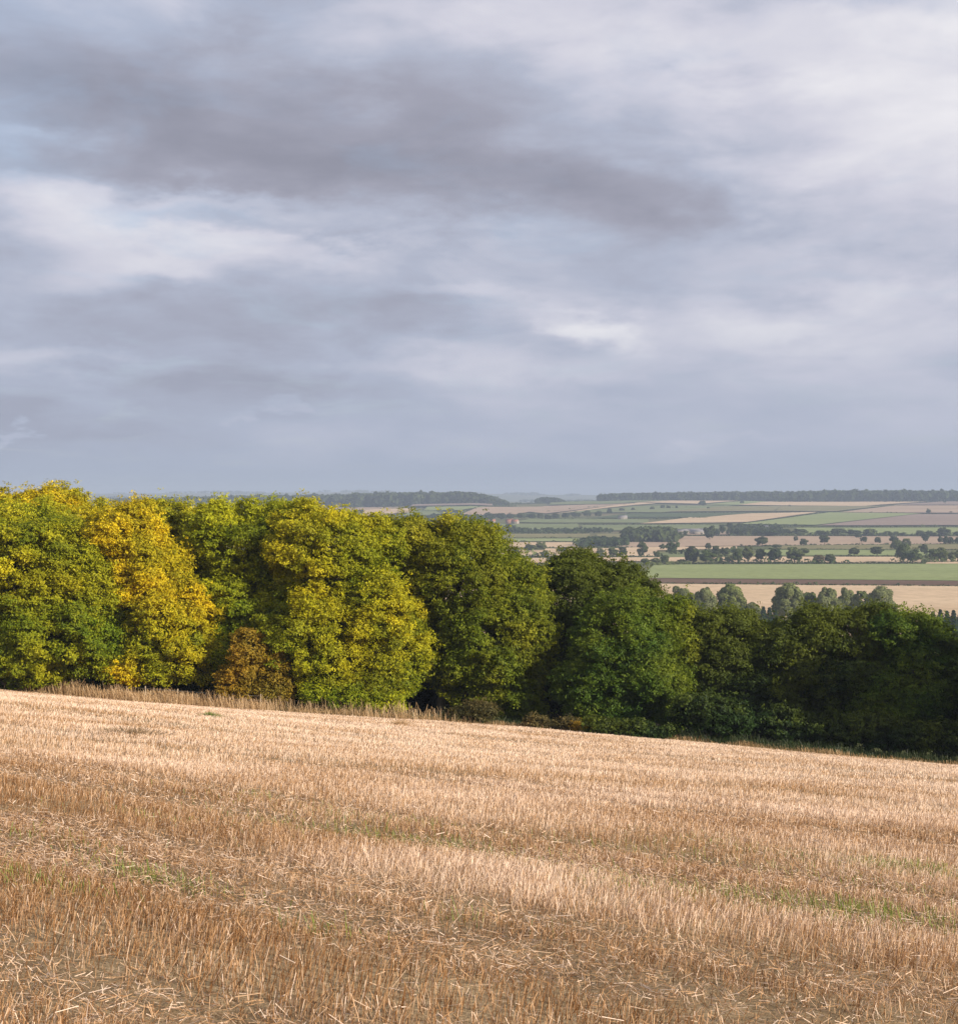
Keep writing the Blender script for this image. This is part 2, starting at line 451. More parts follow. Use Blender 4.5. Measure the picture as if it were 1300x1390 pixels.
def build_grass():
    rng = np.random.default_rng(11)
    # green regrowth among the stubble: clusters at wheel tracks
    xs = []; ys = []
    spots = [(468, 1108, 1.0, 180), (520, 1140, 1.3, 420), (560, 1150, .8, 200), (655, 1165, .6, 160), (700, 1175, .6, 120), (1110, 1165, 1.3, 420), (1160, 1168, 1.2, 380), (1210, 1180, 1.0, 320), (1270, 1190, .8, 500),
             (1290, 1195, .5, 260), (1100, 1250, .5, 130), (1130, 1235, .5, 110), (1180, 1245, .5, 110), (1245, 1245, .4, 120), (960, 1215, .4, 80), (880, 1215, .3, 70), (240, 1120, .8, 70), (110, 1150, .5, 50), (60, 1205, .5, 90),
             (215, 1195, .4, 160), (740, 1150, 1.5, 90), (20, 1190, .5, 60), (640, 1250, .4, 30), (1020, 1180, 1.2, 120), (1240, 1210, .8, 120), (800, 1200, .4, 40), (330, 1085, 1.2, 60), (425, 1262, .3, 40)]
    for px, py, sp, n in spots:
        x, y = at(px, py)
        n = int(n*1.5); sp = sp*1.25; dx = rng.normal(0, sp, n); dy = rng.normal(0, sp*.28, n)
        xs.append(x+dx*RD[0]+dy*RN[0]); ys.append(y+dx*RD[1]+dy*RN[1])
    x = np.concatenate(xs); y = np.concatenate(ys)
    grass_patch('green_regrowth', 'bright green grass regrowing in patches between the stubble rows', x, y, .06, .2, green_blade, rng, w0=.007, tone0=.6)
    # tall dry grass along the fence
    n = 60000; x = rng.uniform(-52, 0, n); y = edge_y(x)+rng.normal(.9, 1.3, n)
    keep = rng.uniform(0, 1, n) < (.1+1.1*vnoise(x*.5, y*.3, 5))*(.10+.90*(1-sstep(-22, -11, x)))*(.5+.5*sstep(-44, -30, x))
    x = x[keep]; y = y[keep]
    grass_patch('tall_dry_grass', 'tall straw-coloured grass along the fence below the yellow trees', x, y, .35, 1.15, dry_blade, rng, w0=.012, lean_k=.3, tone0=.55)
    n = 11000; x = rng.uniform(-14, 50, n); y = edge_y(x)+rng.uniform(-.3, 2.2, n)
    grass_patch('field_margin_grass', 'low faded grass on the margin where the stubble meets the wood', x, y, .15, .5, dry_blade, rng, w0=.02, lean_k=.3, tone0=.25)
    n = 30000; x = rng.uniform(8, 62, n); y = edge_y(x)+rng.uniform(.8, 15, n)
    grass_patch('shaded_grass', 'dark rough grass in the shade below the right-hand wood', x, y, .3, .95, shade_tinted_blade, rng, w0=.025, lean_k=.35, tone0=.45)
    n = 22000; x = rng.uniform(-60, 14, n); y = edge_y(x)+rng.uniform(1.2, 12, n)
    grass_patch('woodland_undergrowth', 'dark low undergrowth on the floor of the wood beneath the trees', x, y, .2, .7, shade_tinted_blade, rng, w0=.03, lean_k=.4, tone0=.4)
build_grass()

# ---------------------------------------------------------------- fence
def build_fence():
    wood = simple_mat('weathered_post', (.26, .20, .14), (.42, .34, .25), 8, bump=.01)
    wire = simple_mat('fence_wire', (.22, .22, .22), (.3, .3, .3), 5, .4)
    pxs = [-60, -28, 8, 42, 78, 114, 157, 197, 240, 278, 316, 353]
    P = []
    for px in pxs:
        u = (px-650)/F; y = 100.
        for _ in range(8): y = float(edge_y(u*y))+.35
        P.append((u*y, y, float(ground(u*y, y))))
    root = empty('fence', P[0]); tag(root, 'low post and wire fence in dry grass along the left field edge', 'fence')
    r = random.Random(4)
    for x, y, z in P:
        G = Geo(); lx = r.uniform(-.05, .05); h = r.uniform(1.05, 1.3)
        G.tube([(x-P[0][0], y-P[0][1], z-P[0][2]-.3), (x-P[0][0]+lx, y-P[0][1], z-P[0][2]+h), (x-P[0][0]+lx, y-P[0][1], z-P[0][2]+h+.02)], [.05, .045, .001], 8)
        obj('post', G.mesh('post', wood, smooth=False), root)
    for k, hh in enumerate((.45, .8, 1.12)):
        G = Geo(); G.tube([(x-P[0][0], y-P[0][1]-.07, z-P[0][2]+hh) for x, y, z in P], [.008]*len(P), 5)
        obj('wire', G.mesh('wire', wire), root)
build_fence()

def weed(px, py, r, label, mat, n, h, seed):
    rng = np.random.default_rng(seed); x0, y0 = at(px, py); z0 = float(ground(x0, y0)); G = Geo()
    x = rng.normal(0, r, n); y = rng.normal(0, r*.8, n); d = np.hypot(x, y)/r
    hh = h*rng.uniform(.5, 1.1, n)*np.exp(-d*d*.25)
    lean = np.stack([x*.5+rng.normal(0, .25*h, n), y*.5+rng.normal(0, .25*h, n)], 1)
    blades(x, y, ground(x+x0, y+y0)-z0, hh, np.full(n, .02), lean, np.clip(rng.normal(.45, .25, n), 0, 1), rng, 2, G)
    tag(obj('weed_clump', G.mesh('weed_clump', mat), loc=(x0, y0, z0)), label, 'weed')
weed(287, 973, .26, 'small mossy green weed tuft on the pale stubble below the russet bush', green_blade, 260, .24, 5)
weed(178, 999, .5, 'low tangled brown tuft in the stubble below the golden tree', straw_mat('dead_weed', (.12, .085, .045), (.30, .21, .12), (.52, .38, .25), .2), 420, .30, 6)
weed(545, 985, .35, 'ragged straw-coloured tuft on the field edge beneath the lime-green tree', dry_blade, 350, .4, 7)

# ---------------------------------------------------------------- trees of the wood
GRN = (.085, .135, .014); YEL = (.40, .30, .018)
MATS = {
 'ash_yellowgreen': leaf_mat('ash_yellowgreen', (.15, .22, .009), (.52, .44, .012)),
 'golden': leaf_mat('golden', (.24, .29, .010), (.66, .49, .012)),
 'ash_green': leaf_mat('ash_green', (.16, .24, .010), (.48, .45, .012)),
 'olive': leaf_mat('olive', (.135, .185, .010), (.33, .30, .014)),
 'deep': leaf_mat('deep', (.024, .052, .009), (.115, .14, .012)),  # leaf colour lowered so the wood's shade is partly painted in
 'mid_green': leaf_mat('mid_green', (.058, .125, .012), (.20, .23, .013)),
 'russet': leaf_mat('russet', (.20, .17, .018), (.42, .25, .022)),
 'amber': leaf_mat('amber', (.24, .19, .016), (.52, .27, .018)),
 'drybush': leaf_mat('drybush', (.07, .07, .02), (.17, .12, .04)),
}
def make_tree(name, label, cat, basepx, depth, blobs, mat, turn=.3, dens=1., seed=1, lobe=1.08, trunk=True, leafs=.104, group=None, world=None, limbvis=1.):
    """blobs: (px, py, half width px, half height px[, depth offset m[, half depth m]]) of the crown in the picture at 'depth' metres"""
    rng = np.random.default_rng(seed)
    s = depth/F
    B = []
    for b in blobs:
        c = at_depth(b[0], b[1], depth)
        dy = b[4] if len(b) > 4 else 0.
        rd = b[5] if len(b) > 5 else min(b[2], b[3]*1.15)*s
        c = c+np.array([0, dy, 0]); B.append((c, np.array([b[2]*s, rd, b[3]*s])))
    if trunk and limbvis > .9:      # side boughs that break the dome of each mass
        for c, r in list(B):
            for _ in range(4):
                d = norm(rng.normal(size=3)*np.array([1, .8, .6])+np.array([0, -.25, .3])); k = rng.uniform(.26, .42)
                B.append((c+d*r*(1.0-k*.62)*np.array([1, 1, .93]), r*k*np.array([1.1, 1.1, 1.0])))
    bx = at_depth(basepx, 900, depth)[0]
    base = np.array([bx, depth, float(ground(bx, depth))])
    root = empty(name, base); tag(root, label, cat, group)
    # lobes
    L = []
    for ci, (c, r) in enumerate(B):
        area = 4*math.pi*((r[0]*r[1])**1.6/3+(r[0]*r[2])**1.6/3+(r[1]*r[2])**1.6/3)**(1/1.6)
        n = max(5, int(area/(lobe*lobe*1.75)))
        i = np.arange(n)+.5; ph = np.arccos(1-2*i/n); th = math.pi*(1+5**.5)*i+seed
        d = np.stack([np.cos(th)*np.sin(ph), np.sin(th)*np.sin(ph), np.cos(ph)], 1)
        d = norm(d+rng.normal(0, .16, d.shape))
        lr = lobe*rng.uniform(.5, 1.25, n)
        rr = np.maximum(r-lr[:, None]*.75, r*.25)*rng.uniform(.70, 1.13, n)[:, None]
        p = c+d*rr
        # drop those buried in another blob
        ok = np.ones(n, bool)
        for cj, (c2, r2) in enumerate(B):
            if cj != ci: ok &= (np.sum(((p-c2)/r2)**2, 1) > .42)
        g = ground(p[:, 0], p[:, 1])
        ok &= p[:, 2] > g-.2
        for k in np.nonzero(ok)[0]:
            L.append((p[k], lr[k], d[k], c))
    V = []; cen = []; nr = []; tn = []; tu = []; hf = []
    ztop = max(c[2]+r[2] for c, r in B); zbot = base[2]
    for (p, lr, d, c) in L:
        away = d[1] > .35
        q = dens*(0.42 if away else 1.)
        nspray = int(118*q*(lr/1.2)**2)+6
        v = rng.normal(size=(nspray, 3))+d*.75+np.array([0, 0, .35]); v = norm(v)
        el = rng.uniform(.8, 1.2, 3)
        rad = lr*rng.uniform(.55, 1.12, (nspray, 1))**.6
        kc = max(4, nspray//7); ci = rng.integers(0, kc, nspray)        # sprays gathered into bunches with gaps between
        v = norm(v[ci]+rng.normal(0, .12, (nspray, 3))); rad = rad[ci]*rng.uniform(.9, 1.1, (nspray, 1))
        sp = p+v*rad*el*np.array([1.1, 1.1, .78])+rng.normal(0, .14, (nspray, 3))*np.array([1, 1, .6])
        # shoots that stick out of the crown
        sh = rng.uniform(0, 1, nspray) < .10
        sp[sh] += (norm(d+np.array([0, 0, .9]))*rng.uniform(.2, .75, (nspray, 1))*lr+rng.normal(0, .12, (nspray, 3)))[sh]
        lt = rng.normal(0, 1); st = rng.normal(0, 1, nspray)
        nl = 9
        pc = np.repeat(sp, nl, 0)+rng.normal(0, .13, (nspray*nl, 3))*np.array([1.1, 1.1, .6])
        vn = norm(np.repeat(v, nl, 0)*.75+np.array([.1, 0, .35])+rng.normal(0, .55, (nspray*nl, 3)))
        cen.append(pc); nr.append(vn)
        tn.append(np.clip(.5+.10*lt+.07*np.repeat(st, nl)+.12*rng.normal(size=nspray*nl), 0, 1))
        hz = (pc[:, 2]-zbot)/(ztop-zbot)
        pt = fbm(pc[:, 0]*.33+seed, pc[:, 2]*.33+pc[:, 1]*.2, seed)
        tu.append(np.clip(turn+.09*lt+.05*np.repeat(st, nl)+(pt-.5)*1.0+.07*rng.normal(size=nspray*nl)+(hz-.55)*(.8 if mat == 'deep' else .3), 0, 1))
        hf.append(leafs*rng.uniform(.65, 1.35, nspray*nl))
    cen = np.concatenate(cen); nr = np.concatenate(nr); tn = np.concatenate(tn); tu = np.concatenate(tu); hf = np.concatenate(hf)
    g = ground(cen[:, 0], cen[:, 1]); ok = cen[:, 2] > g+.05
    cen, nr, tn, tu, hf = cen[ok]-base, nr[ok], tn[ok], tu[ok], hf[ok]
    Vv, Q = leaves(cen, nr, hf, .46, rng, droop=.5)
    cr = obj('crown', mesh_np('crown', Vv, Q, MATS[mat], attrs={'tone': tn, 'turn': tu}), root)
    # trunk and limbs
    G = Geo()
    cc = np.mean([c for c, r in B], 0)-base
    H = ztop-base[2]
    if trunk:
        tr0 = .017*H+.06
        top = np.array([cc[0], cc[1], H*.62])
        G.tube([(0, 0, -.4), (.05*H*.1, 0, .1*H), top*np.array([.35, .35, .42]), top], [tr0*1.35, tr0, tr0*.8, tr0*.4], 8)
    else:
        tr0 = .05; top = np.array([0, 0, H*.3])
    sel = rng.permutation(len(L))[:min(len(L), int((34 if trunk else 12)*limbvis)+4)]
    for k in sel:
        p, lr, d, c = L[k]; e = p-base
        hh = np.clip(e[2]*rng.uniform(.25, .6), .15 if trunk else 0, top[2]*.95)
        f = hh/max(top[2], .1)
        st = np.array([top[0]*f*f, top[1]*f*f, hh]) if trunk else rng.normal(0, .25, 3)*np.array([1, 1, 0])
        m = st*.5+e*.5+rng.normal(0, .35, 3)*(1 if trunk else .3)+np.array([0, 0, .25])
        r0 = tr0*(.42 if trunk else .6)
        G.tube([st, m, e, e+(e-m)*.06], [r0, r0*.6, r0*.3, .012], 5)
        for _ in range(4):
            e2 = e+norm(rng.normal(size=3)+d*.8)*lr*.9
            G.tube([m*.4+e*.6, (m*.2+e*.4+e2*.4)+rng.normal(0, .1, 3), e2], [r0*.28, .02, .008], 4)
    obj('trunk' if trunk else 'stem', G.mesh('trunk', bark), root)
    return root

WOOD = 'trees along the edge of the wood'
make_tree('ash_tree', 'big yellow-green leafy tree at the left border, reaching down to the dry grass', 'tree', 30, 105,
   [(40, 768, 95, 88), (100, 790, 62, 62), (75, 862, 112, 68, -.5), (-50, 800, 95, 125), (120, 838, 75, 72, .5), (10, 890, 90, 45, -1), (150, 880, 50, 50)], 'ash_yellowgreen', .32, 1.1, 11, group=WOOD)
make_tree('ash_tree', 'tree with yellowing top just behind the big yellow-green one at left', 'tree', 70, 113,
   [(50, 722, 85, 58), (125, 735, 70, 60), (-30, 712, 80, 50), (60, 690, 40, 28), (80, 800, 110, 80)], 'golden', .36, .9, 12, group=WOOD)
make_tree('ash_tree', 'golden yellow tree bulging to the right with its lowest tips deep yellow', 'tree', 200, 105.2,
   [(192, 795, 52, 66), (236, 852, 62, 66, -.6), (172, 728, 46, 46), (256, 885, 44, 44, -.8), (200, 893, 60, 42), (222, 785, 38, 48)], 'golden', .60, 1.25, 13, group=WOOD)
make_tree('ash_tree', 'small green tree in the gap right of the golden tree', 'tree', 262, 112,
   [(228, 728, 52, 50), (258, 790, 42, 60), (280, 862, 36, 60), (205, 712, 36, 34), (300, 900, 40, 50)], 'ash_yellowgreen', .35, .9, 14, group=WOOD)
make_tree('ash_tree', 'dense green broad tree behind the russet bush', 'tree', 345, 107.5,
   [(328, 738, 58, 56), (330, 815, 60, 66), (350, 888, 62, 66, -.6), (388, 728, 52, 46), (300, 712, 32, 30), (385, 830, 55, 60)], 'ash_green', .42, 1.05, 15, group=WOOD)
make_tree('ash_tree', 'tallest lime-green tree, its sunlit side glowing, left of the orange-tinted one', 'tree', 480, 105,
   [(445, 755, 75, 66), (500, 835, 68, 75, -.5), (432, 862, 82, 76, -.6), (540, 888, 44, 62, -.2), (478, 920, 80, 42, -.8), (415, 720, 45, 38), (490, 735, 42, 42)], 'ash_yellowgreen', .48, 1.15, 16, group=WOOD)
make_tree('ash_tree', 'slim amber and orange tinted tree wedged before the olive tree', 'tree', 545, 111,
   [(538, 750, 38, 40), (552, 800, 36, 52), (572, 850, 30, 45)], 'amber', .55, .95, 17, group=WOOD)
make_tree('field_maple', 'broad olive-green rounded tree with dark trunks showing at its foot', 'tree', 597, 107.5,
   [(632, 785, 74, 72), (668, 868, 80, 74), (636, 900, 58, 50, -.4), (700, 815, 45, 58), (716, 895, 36, 48), (560, 735, 38, 34), (585, 775, 45, 55), (690, 945, 52, 38, -.3), (640, 730, 40, 26)], 'olive', .36, 1.15, 18, group=WOOD)
make_tree('woodland_tree', 'dark green tree behind the olive one with thin pale twigs at its top', 'tree', 770, 112.5,
   [(778, 812, 56, 54), (835, 800, 50, 38), (735, 822, 38, 54), (770, 885, 62, 70), (865, 815, 36, 32), (740, 930, 45, 55), (795, 775, 32, 22)], 'deep', .5, 1.05, 19, group=WOOD)
make_tree('woodland_tree', 'rounded fresh green tree standing forward in the middle of the wood', 'tree', 850, 104.5,
   [(842, 868, 60, 58), (868, 922, 54, 50, -.3), (808, 925, 48, 55), (848, 832, 38, 26), (878, 880, 34, 50), (830, 965, 56, 32, -.6), (898, 958, 30, 36)], 'mid_green', .30, 1.15, 20, group=WOOD)
make_tree('woodland_tree', 'muted green tree showing right behind the rounded middle one', 'tree', 925, 109,
   [(922, 856, 38, 42), (935, 905, 36, 48), (905, 838, 24, 26)], 'olive', .26, .95, 21, group=WOOD)
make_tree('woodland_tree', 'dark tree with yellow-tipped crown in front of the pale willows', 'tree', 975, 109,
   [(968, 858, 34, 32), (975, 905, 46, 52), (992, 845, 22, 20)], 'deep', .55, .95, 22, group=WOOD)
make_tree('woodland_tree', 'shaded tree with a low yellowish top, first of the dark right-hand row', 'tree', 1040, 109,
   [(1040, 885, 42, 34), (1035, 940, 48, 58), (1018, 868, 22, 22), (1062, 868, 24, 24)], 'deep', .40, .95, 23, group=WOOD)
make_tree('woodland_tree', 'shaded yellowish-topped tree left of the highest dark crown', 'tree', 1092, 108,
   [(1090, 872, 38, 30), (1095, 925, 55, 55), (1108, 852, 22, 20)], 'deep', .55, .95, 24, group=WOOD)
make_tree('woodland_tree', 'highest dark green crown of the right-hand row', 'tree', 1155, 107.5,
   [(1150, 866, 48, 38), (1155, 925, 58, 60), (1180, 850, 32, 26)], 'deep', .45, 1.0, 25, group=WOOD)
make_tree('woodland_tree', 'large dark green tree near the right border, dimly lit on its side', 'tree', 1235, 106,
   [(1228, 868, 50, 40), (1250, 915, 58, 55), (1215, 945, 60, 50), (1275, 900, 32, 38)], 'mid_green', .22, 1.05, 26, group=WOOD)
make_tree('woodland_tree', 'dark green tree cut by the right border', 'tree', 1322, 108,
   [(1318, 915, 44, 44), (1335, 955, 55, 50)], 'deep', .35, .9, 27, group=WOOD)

# shrubs
SH = 'shrubs at the foot of the wood'
make_tree('russet_bush', 'russet orange-brown bush between the golden tree and the green one', 'bush', 345, 101.5,
   [(340, 893, 24, 40), (320, 925, 26, 24), (368, 915, 22, 34), (350, 938, 38, 16), (385, 938, 14, 14)], 'russet', .5, 1.0, 31, lobe=.6, trunk=False, leafs=.11, group=SH)
make_tree('dry_bush', 'dull brown leafless-looking bush on the field edge left of the rounded tree', 'bush', 745, 97.5,
   [(726, 981, 13, 11), (742, 986, 12, 5), (757, 985, 11, 7), (773, 984, 10, 10)], 'drybush', .35, .4, 32, lobe=.35, trunk=False, leafs=.09, group=SH)
make_tree('orange_bush', 'tiny orange bush at the field edge under the rounded middle tree', 'bush', 789, 96.5,
   [(789, 990, 12, 7), (799, 993, 8, 4)], 'russet', .6, .5, 33, lobe=.32, trunk=False, leafs=.09, group=SH)
make_tree('dark_bush', 'low dark green bush right of the rounded middle tree', 'bush', 960, 99,
   [(955, 968, 42, 28), (990, 978, 36, 24)], 'deep', .1, .9, 34, lobe=.7, trunk=False, leafs=.12, group=SH)
make_tree('green_bush', 'small green bush touching the stubble under the rounded middle tree', 'bush', 850, 95,
   [(845, 990, 40, 14), (885, 994, 26, 9), (812, 985, 20, 10)], 'deep', .25, .9, 35, lobe=.5, trunk=False, leafs=.11, group=SH)
make_tree('bramble_bush', 'brownish bramble under the olive tree', 'bush', 645, 98.5,
   [(650, 965, 26, 14), (625, 970, 20, 10)], 'drybush', .3, .4, 36, lobe=.35, trunk=False, leafs=.09, group=SH)
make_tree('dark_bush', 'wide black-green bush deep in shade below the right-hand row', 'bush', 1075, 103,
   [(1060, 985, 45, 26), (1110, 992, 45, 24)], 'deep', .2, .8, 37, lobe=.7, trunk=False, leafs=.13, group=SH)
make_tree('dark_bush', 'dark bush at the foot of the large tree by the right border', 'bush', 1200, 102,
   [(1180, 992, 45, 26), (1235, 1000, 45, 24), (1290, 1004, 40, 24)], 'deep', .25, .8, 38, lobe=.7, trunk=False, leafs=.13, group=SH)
make_tree('green_bush', 'low yellow-green bush at the foot of the lime-green tree', 'bush', 490, 101.5,
   [(470, 945, 34, 17), (520, 955, 30, 15), (430, 940, 26, 14)], 'ash_green', .4, .9, 39, lobe=.5, trunk=False, leafs=.11, group=SH)

# rows of the wood further in, seen through gaps and closing the background
def back_row():
    rng = random.Random(9)
    k = 0
    names = ['first', 'second', 'third', 'fourth', 'fifth', 'sixth', 'seventh', 'eighth', 'ninth', 'tenth', 'eleventh', 'twelfth', 'thirteenth']
    row = [(20, 121, 745, 'mid_green'), (130, 122, 760, 'mid_green'), (250, 123, 760, 'deep'), (350, 121, 745, 'mid_green'), (450, 122, 755, 'deep'), (555, 120, 800, 'deep'), (650, 118, 810, 'deep'),
           (745, 119, 862, 'deep'), (850, 118, 860, 'deep'), (940, 119, 905, 'deep'), (1030, 121, 925, 'deep'), (1120, 120, 905, 'deep'), (1215, 120, 905, 'deep')]
    for i, (px, d, top, mt) in enumerate(row):
        h = 1005-top
        make_tree('woodland_tree', 'dark tree deep inside the wood, %s from the left of its inner row' % names[i], 'tree', px, d,
          [(px, top+h*.32, 75, h*.32), (px+8, top+h*.68, 80, h*.36)], mt, .2, .42, 60+i, lobe=1.7, leafs=.26, group='inner trees of the wood', limbvis=.6)
back_row()

# trees of the same wood beyond the right border: they shade the right-hand row
def off_right():
    for i, (x, y, h, w) in enumerate([(45, 94, 14, 4.6), (53, 87.5, 15, 5.2), (61, 81, 15.5, 5.2), (56, 97, 15, 5.5), (65, 91, 15.5, 5.5), (70, 75, 15.5, 5.5), (42, 103, 13.5, 4.5), (75, 83, 16, 5.5)]):
        s = y/F; px = 650+x/s
        z = float(ground(x, y)); py = 672-(z/y)*F
        hp = h/s; wp = w/s
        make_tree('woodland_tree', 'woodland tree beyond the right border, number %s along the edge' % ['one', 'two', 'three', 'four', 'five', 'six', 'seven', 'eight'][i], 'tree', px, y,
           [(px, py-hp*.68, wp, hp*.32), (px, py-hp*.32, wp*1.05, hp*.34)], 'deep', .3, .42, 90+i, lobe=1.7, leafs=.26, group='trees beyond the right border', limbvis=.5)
off_right()

# ---------------------------------------------------------------- valley: fields
FM = {
 'tan': field_mat('pale_stubble', (.48, .35, .22), (.58, .44, .29), .05, .05),
 'tan2': field_mat('stubble_brown', (.34, .25, .18), (.42, .31, .22), .04, .2),
 'green': field_mat('pasture', (.21, .25, .10), (.27, .30, .135), .06, .02, .08),
 'green2': field_mat('pasture_dull', (.15, .18, .08), (.20, .22, .105), .03, .1),
 'olive': field_mat('rough_pasture', (.16, .16, .07), (.24, .21, .11), .03, .1),
 'plough': field_mat('ploughed_earth', (.13, .085, .06), (.19, .125, .09), .12, .02, .2),
 'mauve': field_mat('bare_earth', (.24, .18, .145), (.30, .23, .19), .04, .1),
 'dark': field_mat('dark_pasture', (.07, .095, .045), (.10, .12, .055), .03, .1),
}
FIELDS = [
 ('tan2', (-300, 860), (560, 850), (560, 770), (-300, 775)), ('green2', (-300, 770), (700, 768), (690, 748), (-300, 750)), ('tan', (-300, 745), (620, 744), (640, 733), (-300, 735)),
 ('olive', (-300, 731), (600, 730), (600, 718), (-300, 720)), ('tan2', (-300, 712), (450, 712), (470, 701), (-300, 701)), ('green', (1490, 870), (2000, 880), (1900, 800), (1490, 797)),  # near-left, near-right, far-right, far-left
 ('tan', (580, 880), (1480, 868), (1480, 797.5), (580, 790.5)),
 ('plough', (580, 789.3), (1480, 797.3), (1480, 791.0), (580, 783.2)),
 ('green', (868, 785.2), (1480, 790.6), (1480, 765.5), (888, 767)),
 ('tan', (990, 764.5), (1250, 764.5), (1250, 756.5), (960, 756.5)),
 ('tan', (1256, 766), (1450, 766), (1450, 755), (1262, 757)),
 ('olive', (880, 764.5), (960, 764.8), (968, 757), (895, 757)),
 ('green', (1020, 755), (1270, 755), (1265, 747), (1035, 747)),
 ('green2', (860, 757), (1015, 757), (1020, 751), (860, 751)),
 ('olive', (1050, 746), (1300, 746.5), (1300, 739.5), (1060, 739.5)),
 ('tan2', (870, 743), (1290, 739), (1300, 729), (930, 728.5)),
 ('tan', (850, 749), (1000, 745.5), (1000, 742.5), (850, 744)),
 ('tan', (735, 756), (895, 756), (890, 745), (740, 745)),
 ('tan', (795, 763), (935, 763), (930, 757.5), (800, 757.5)),
 ('tan2', (835, 743.5), (930, 743.5), (930, 733), (850, 733.5)),
 ('tan', (665, 744), (790, 744.5), (785, 737), (660, 737)),
 ('tan', (675, 756), (735, 756), (738, 747.5), (672, 747.5)),
 ('tan', (690, 765), (745, 765), (742, 758.5), (690, 758.5)),
 ('green', (655, 735.8), (800, 735.8), (800, 732), (650, 732)),
 ('olive', (640, 731), (800, 731), (800, 725.5), (635, 725.5)),
 ('olive', (810, 731), (850, 731), (850, 726), (810, 726)),
 ('tan2', (930, 727), (990, 727), (990, 722.5), (930, 722.5)),
 ('green', (1090, 727), (1400, 727), (1400, 717), (1080, 717.5)),
 ('green2', (790, 721.5), (975, 721), (975, 713.5), (790, 714)),
 ('green2', (650, 723), (785, 721), (785, 711.5), (660, 712)),
 ('green2', (700, 710), (880, 711), (880, 706), (720, 705)),
 ('tan', (868, 712), (1012, 710), (1110, 696), (962, 699.5)),
 ('green', (1004, 712.5), (1105, 714), (1250, 698), (1125, 696.5)),
 ('mauve', (1110, 714.5), (1400, 714.5), (1400, 699), (1245, 699)),
 ('dark', (800, 704.5), (955, 703.5), (1030, 697), (850, 698.5)),
 ('green2', (760, 697.5), (900, 697), (1000, 687), (860, 688.5)),
 ('tan', (745, 700), (800, 693.5), (890, 684.5), (868, 683.2)),
 ('tan2', (700, 694.5), (740, 698.5), (860, 684.5), (742, 688)),
 ('olive', (905, 696), (1050, 695), (1060, 688), (980, 688.5)),
 ('olive', (1052, 695), (1135, 695.5), (1200, 688), (1060, 688)),
 ('tan2', (1140, 697), (1400, 698), (1400, 687.5), (1215, 687.5)),
 ('tan', (1000, 686.8), (1170, 688.5), (1265, 681.8), (1045, 681.8)),
 ('mauve', (1210, 686.8), (1400, 686.8), (1400, 681.6), (1290, 681.6)),
 ('green', (955, 686.5), (1000, 687), (1045, 682), (1010, 681.4)),
 ('tan', (860, 683), (950, 685.5), (1005, 681.2), (900, 681)),
 ('green2', (745, 687.2), (830, 686), (930, 680.3), (760, 682.5)),
 ('tan2', (617, 704), (700, 700), (760, 688), (650, 689.5)),
 ('mauve', (556, 689.5), (668, 688.8), (668, 681.5), (600, 680.5)),
 ('green', (575, 694.5), (625, 694), (660, 689.5), (580, 689.5)),
 ('tan', (492, 702), (560, 697), (562, 691.5), (494, 692.5)),
 ('green2', (545, 702), (600, 701), (592, 695), (560, 694.5)),
 ('tan', (578, 707), (618, 706), (622, 700), (590, 700)),
 ('tan2', (440, 698), (520, 692), (556, 689.8), (440, 691)),
]
FN = {'tan': 'stubble_farmland', 'tan2': 'brown_farmland', 'green': 'green_pasture', 'green2': 'dull_pasture', 'olive': 'rough_pasture', 'plough': 'ploughed_strip', 'mauve': 'bare_farmland', 'dark': 'dark_pasture'}
def build_fields():
    for i, (k, *cs) in enumerate(FIELDS):
        P = np.array([at(*c) for c in cs])
        nu, nv = 41, 13
        U, W = np.meshgrid(np.linspace(0, 1, nu), np.linspace(0, 1, nv))
        XY = ((1-U)*(1-W))[..., None]*P[0]+(U*(1-W))[..., None]*P[1]+(U*W)[..., None]*P[2]+((1-U)*W)[..., None]*P[3]
        XY = XY.reshape(-1, 2)
        d = XY[:, 1].mean()
        Z = ground(XY[:, 0], XY[:, 1])+.25+.05*i*(d/3000)+.00012*d
        V = np.column_stack([XY, Z])
        a = np.arange(nv-1)[:, None]*nu+np.arange(nu-1)[None, :]
        Q = np.stack([a, a+1, a+1+nu, a+nu], -1).reshape(-1, 4)
        tag(obj(FN[k], mesh_np(FN[k], V, Q, FM[k], smooth=True)), kind='structure')
build_fields()

# ---------------------------------------------------------------- valley: trees, hedges, woods
VG = far_leaf_mat('valley_leaf', (.07, .10, .03), (.10, .125, .04), (.13, .15, .055))
VD = far_leaf_mat('valley_leaf_dark', (.045, .068, .025), (.06, .08, .03), (.08, .10, .036))
VP = far_leaf_mat('willow_leaf', (.15, .17, .065), (.18, .20, .085), (.16, .185, .06))
VC = far_leaf_mat('conifer_needles', (.022, .045, .024), (.028, .05, .028), (.03, .055, .025))
VF = far_leaf_mat('far_wood_leaf', (.04, .06, .022), (.05, .065, .026), (.055, .07, .028))
VW = far_leaf_mat('turned_leaf', (.14, .12, .04), (.17, .13, .05), (.12, .10, .04))

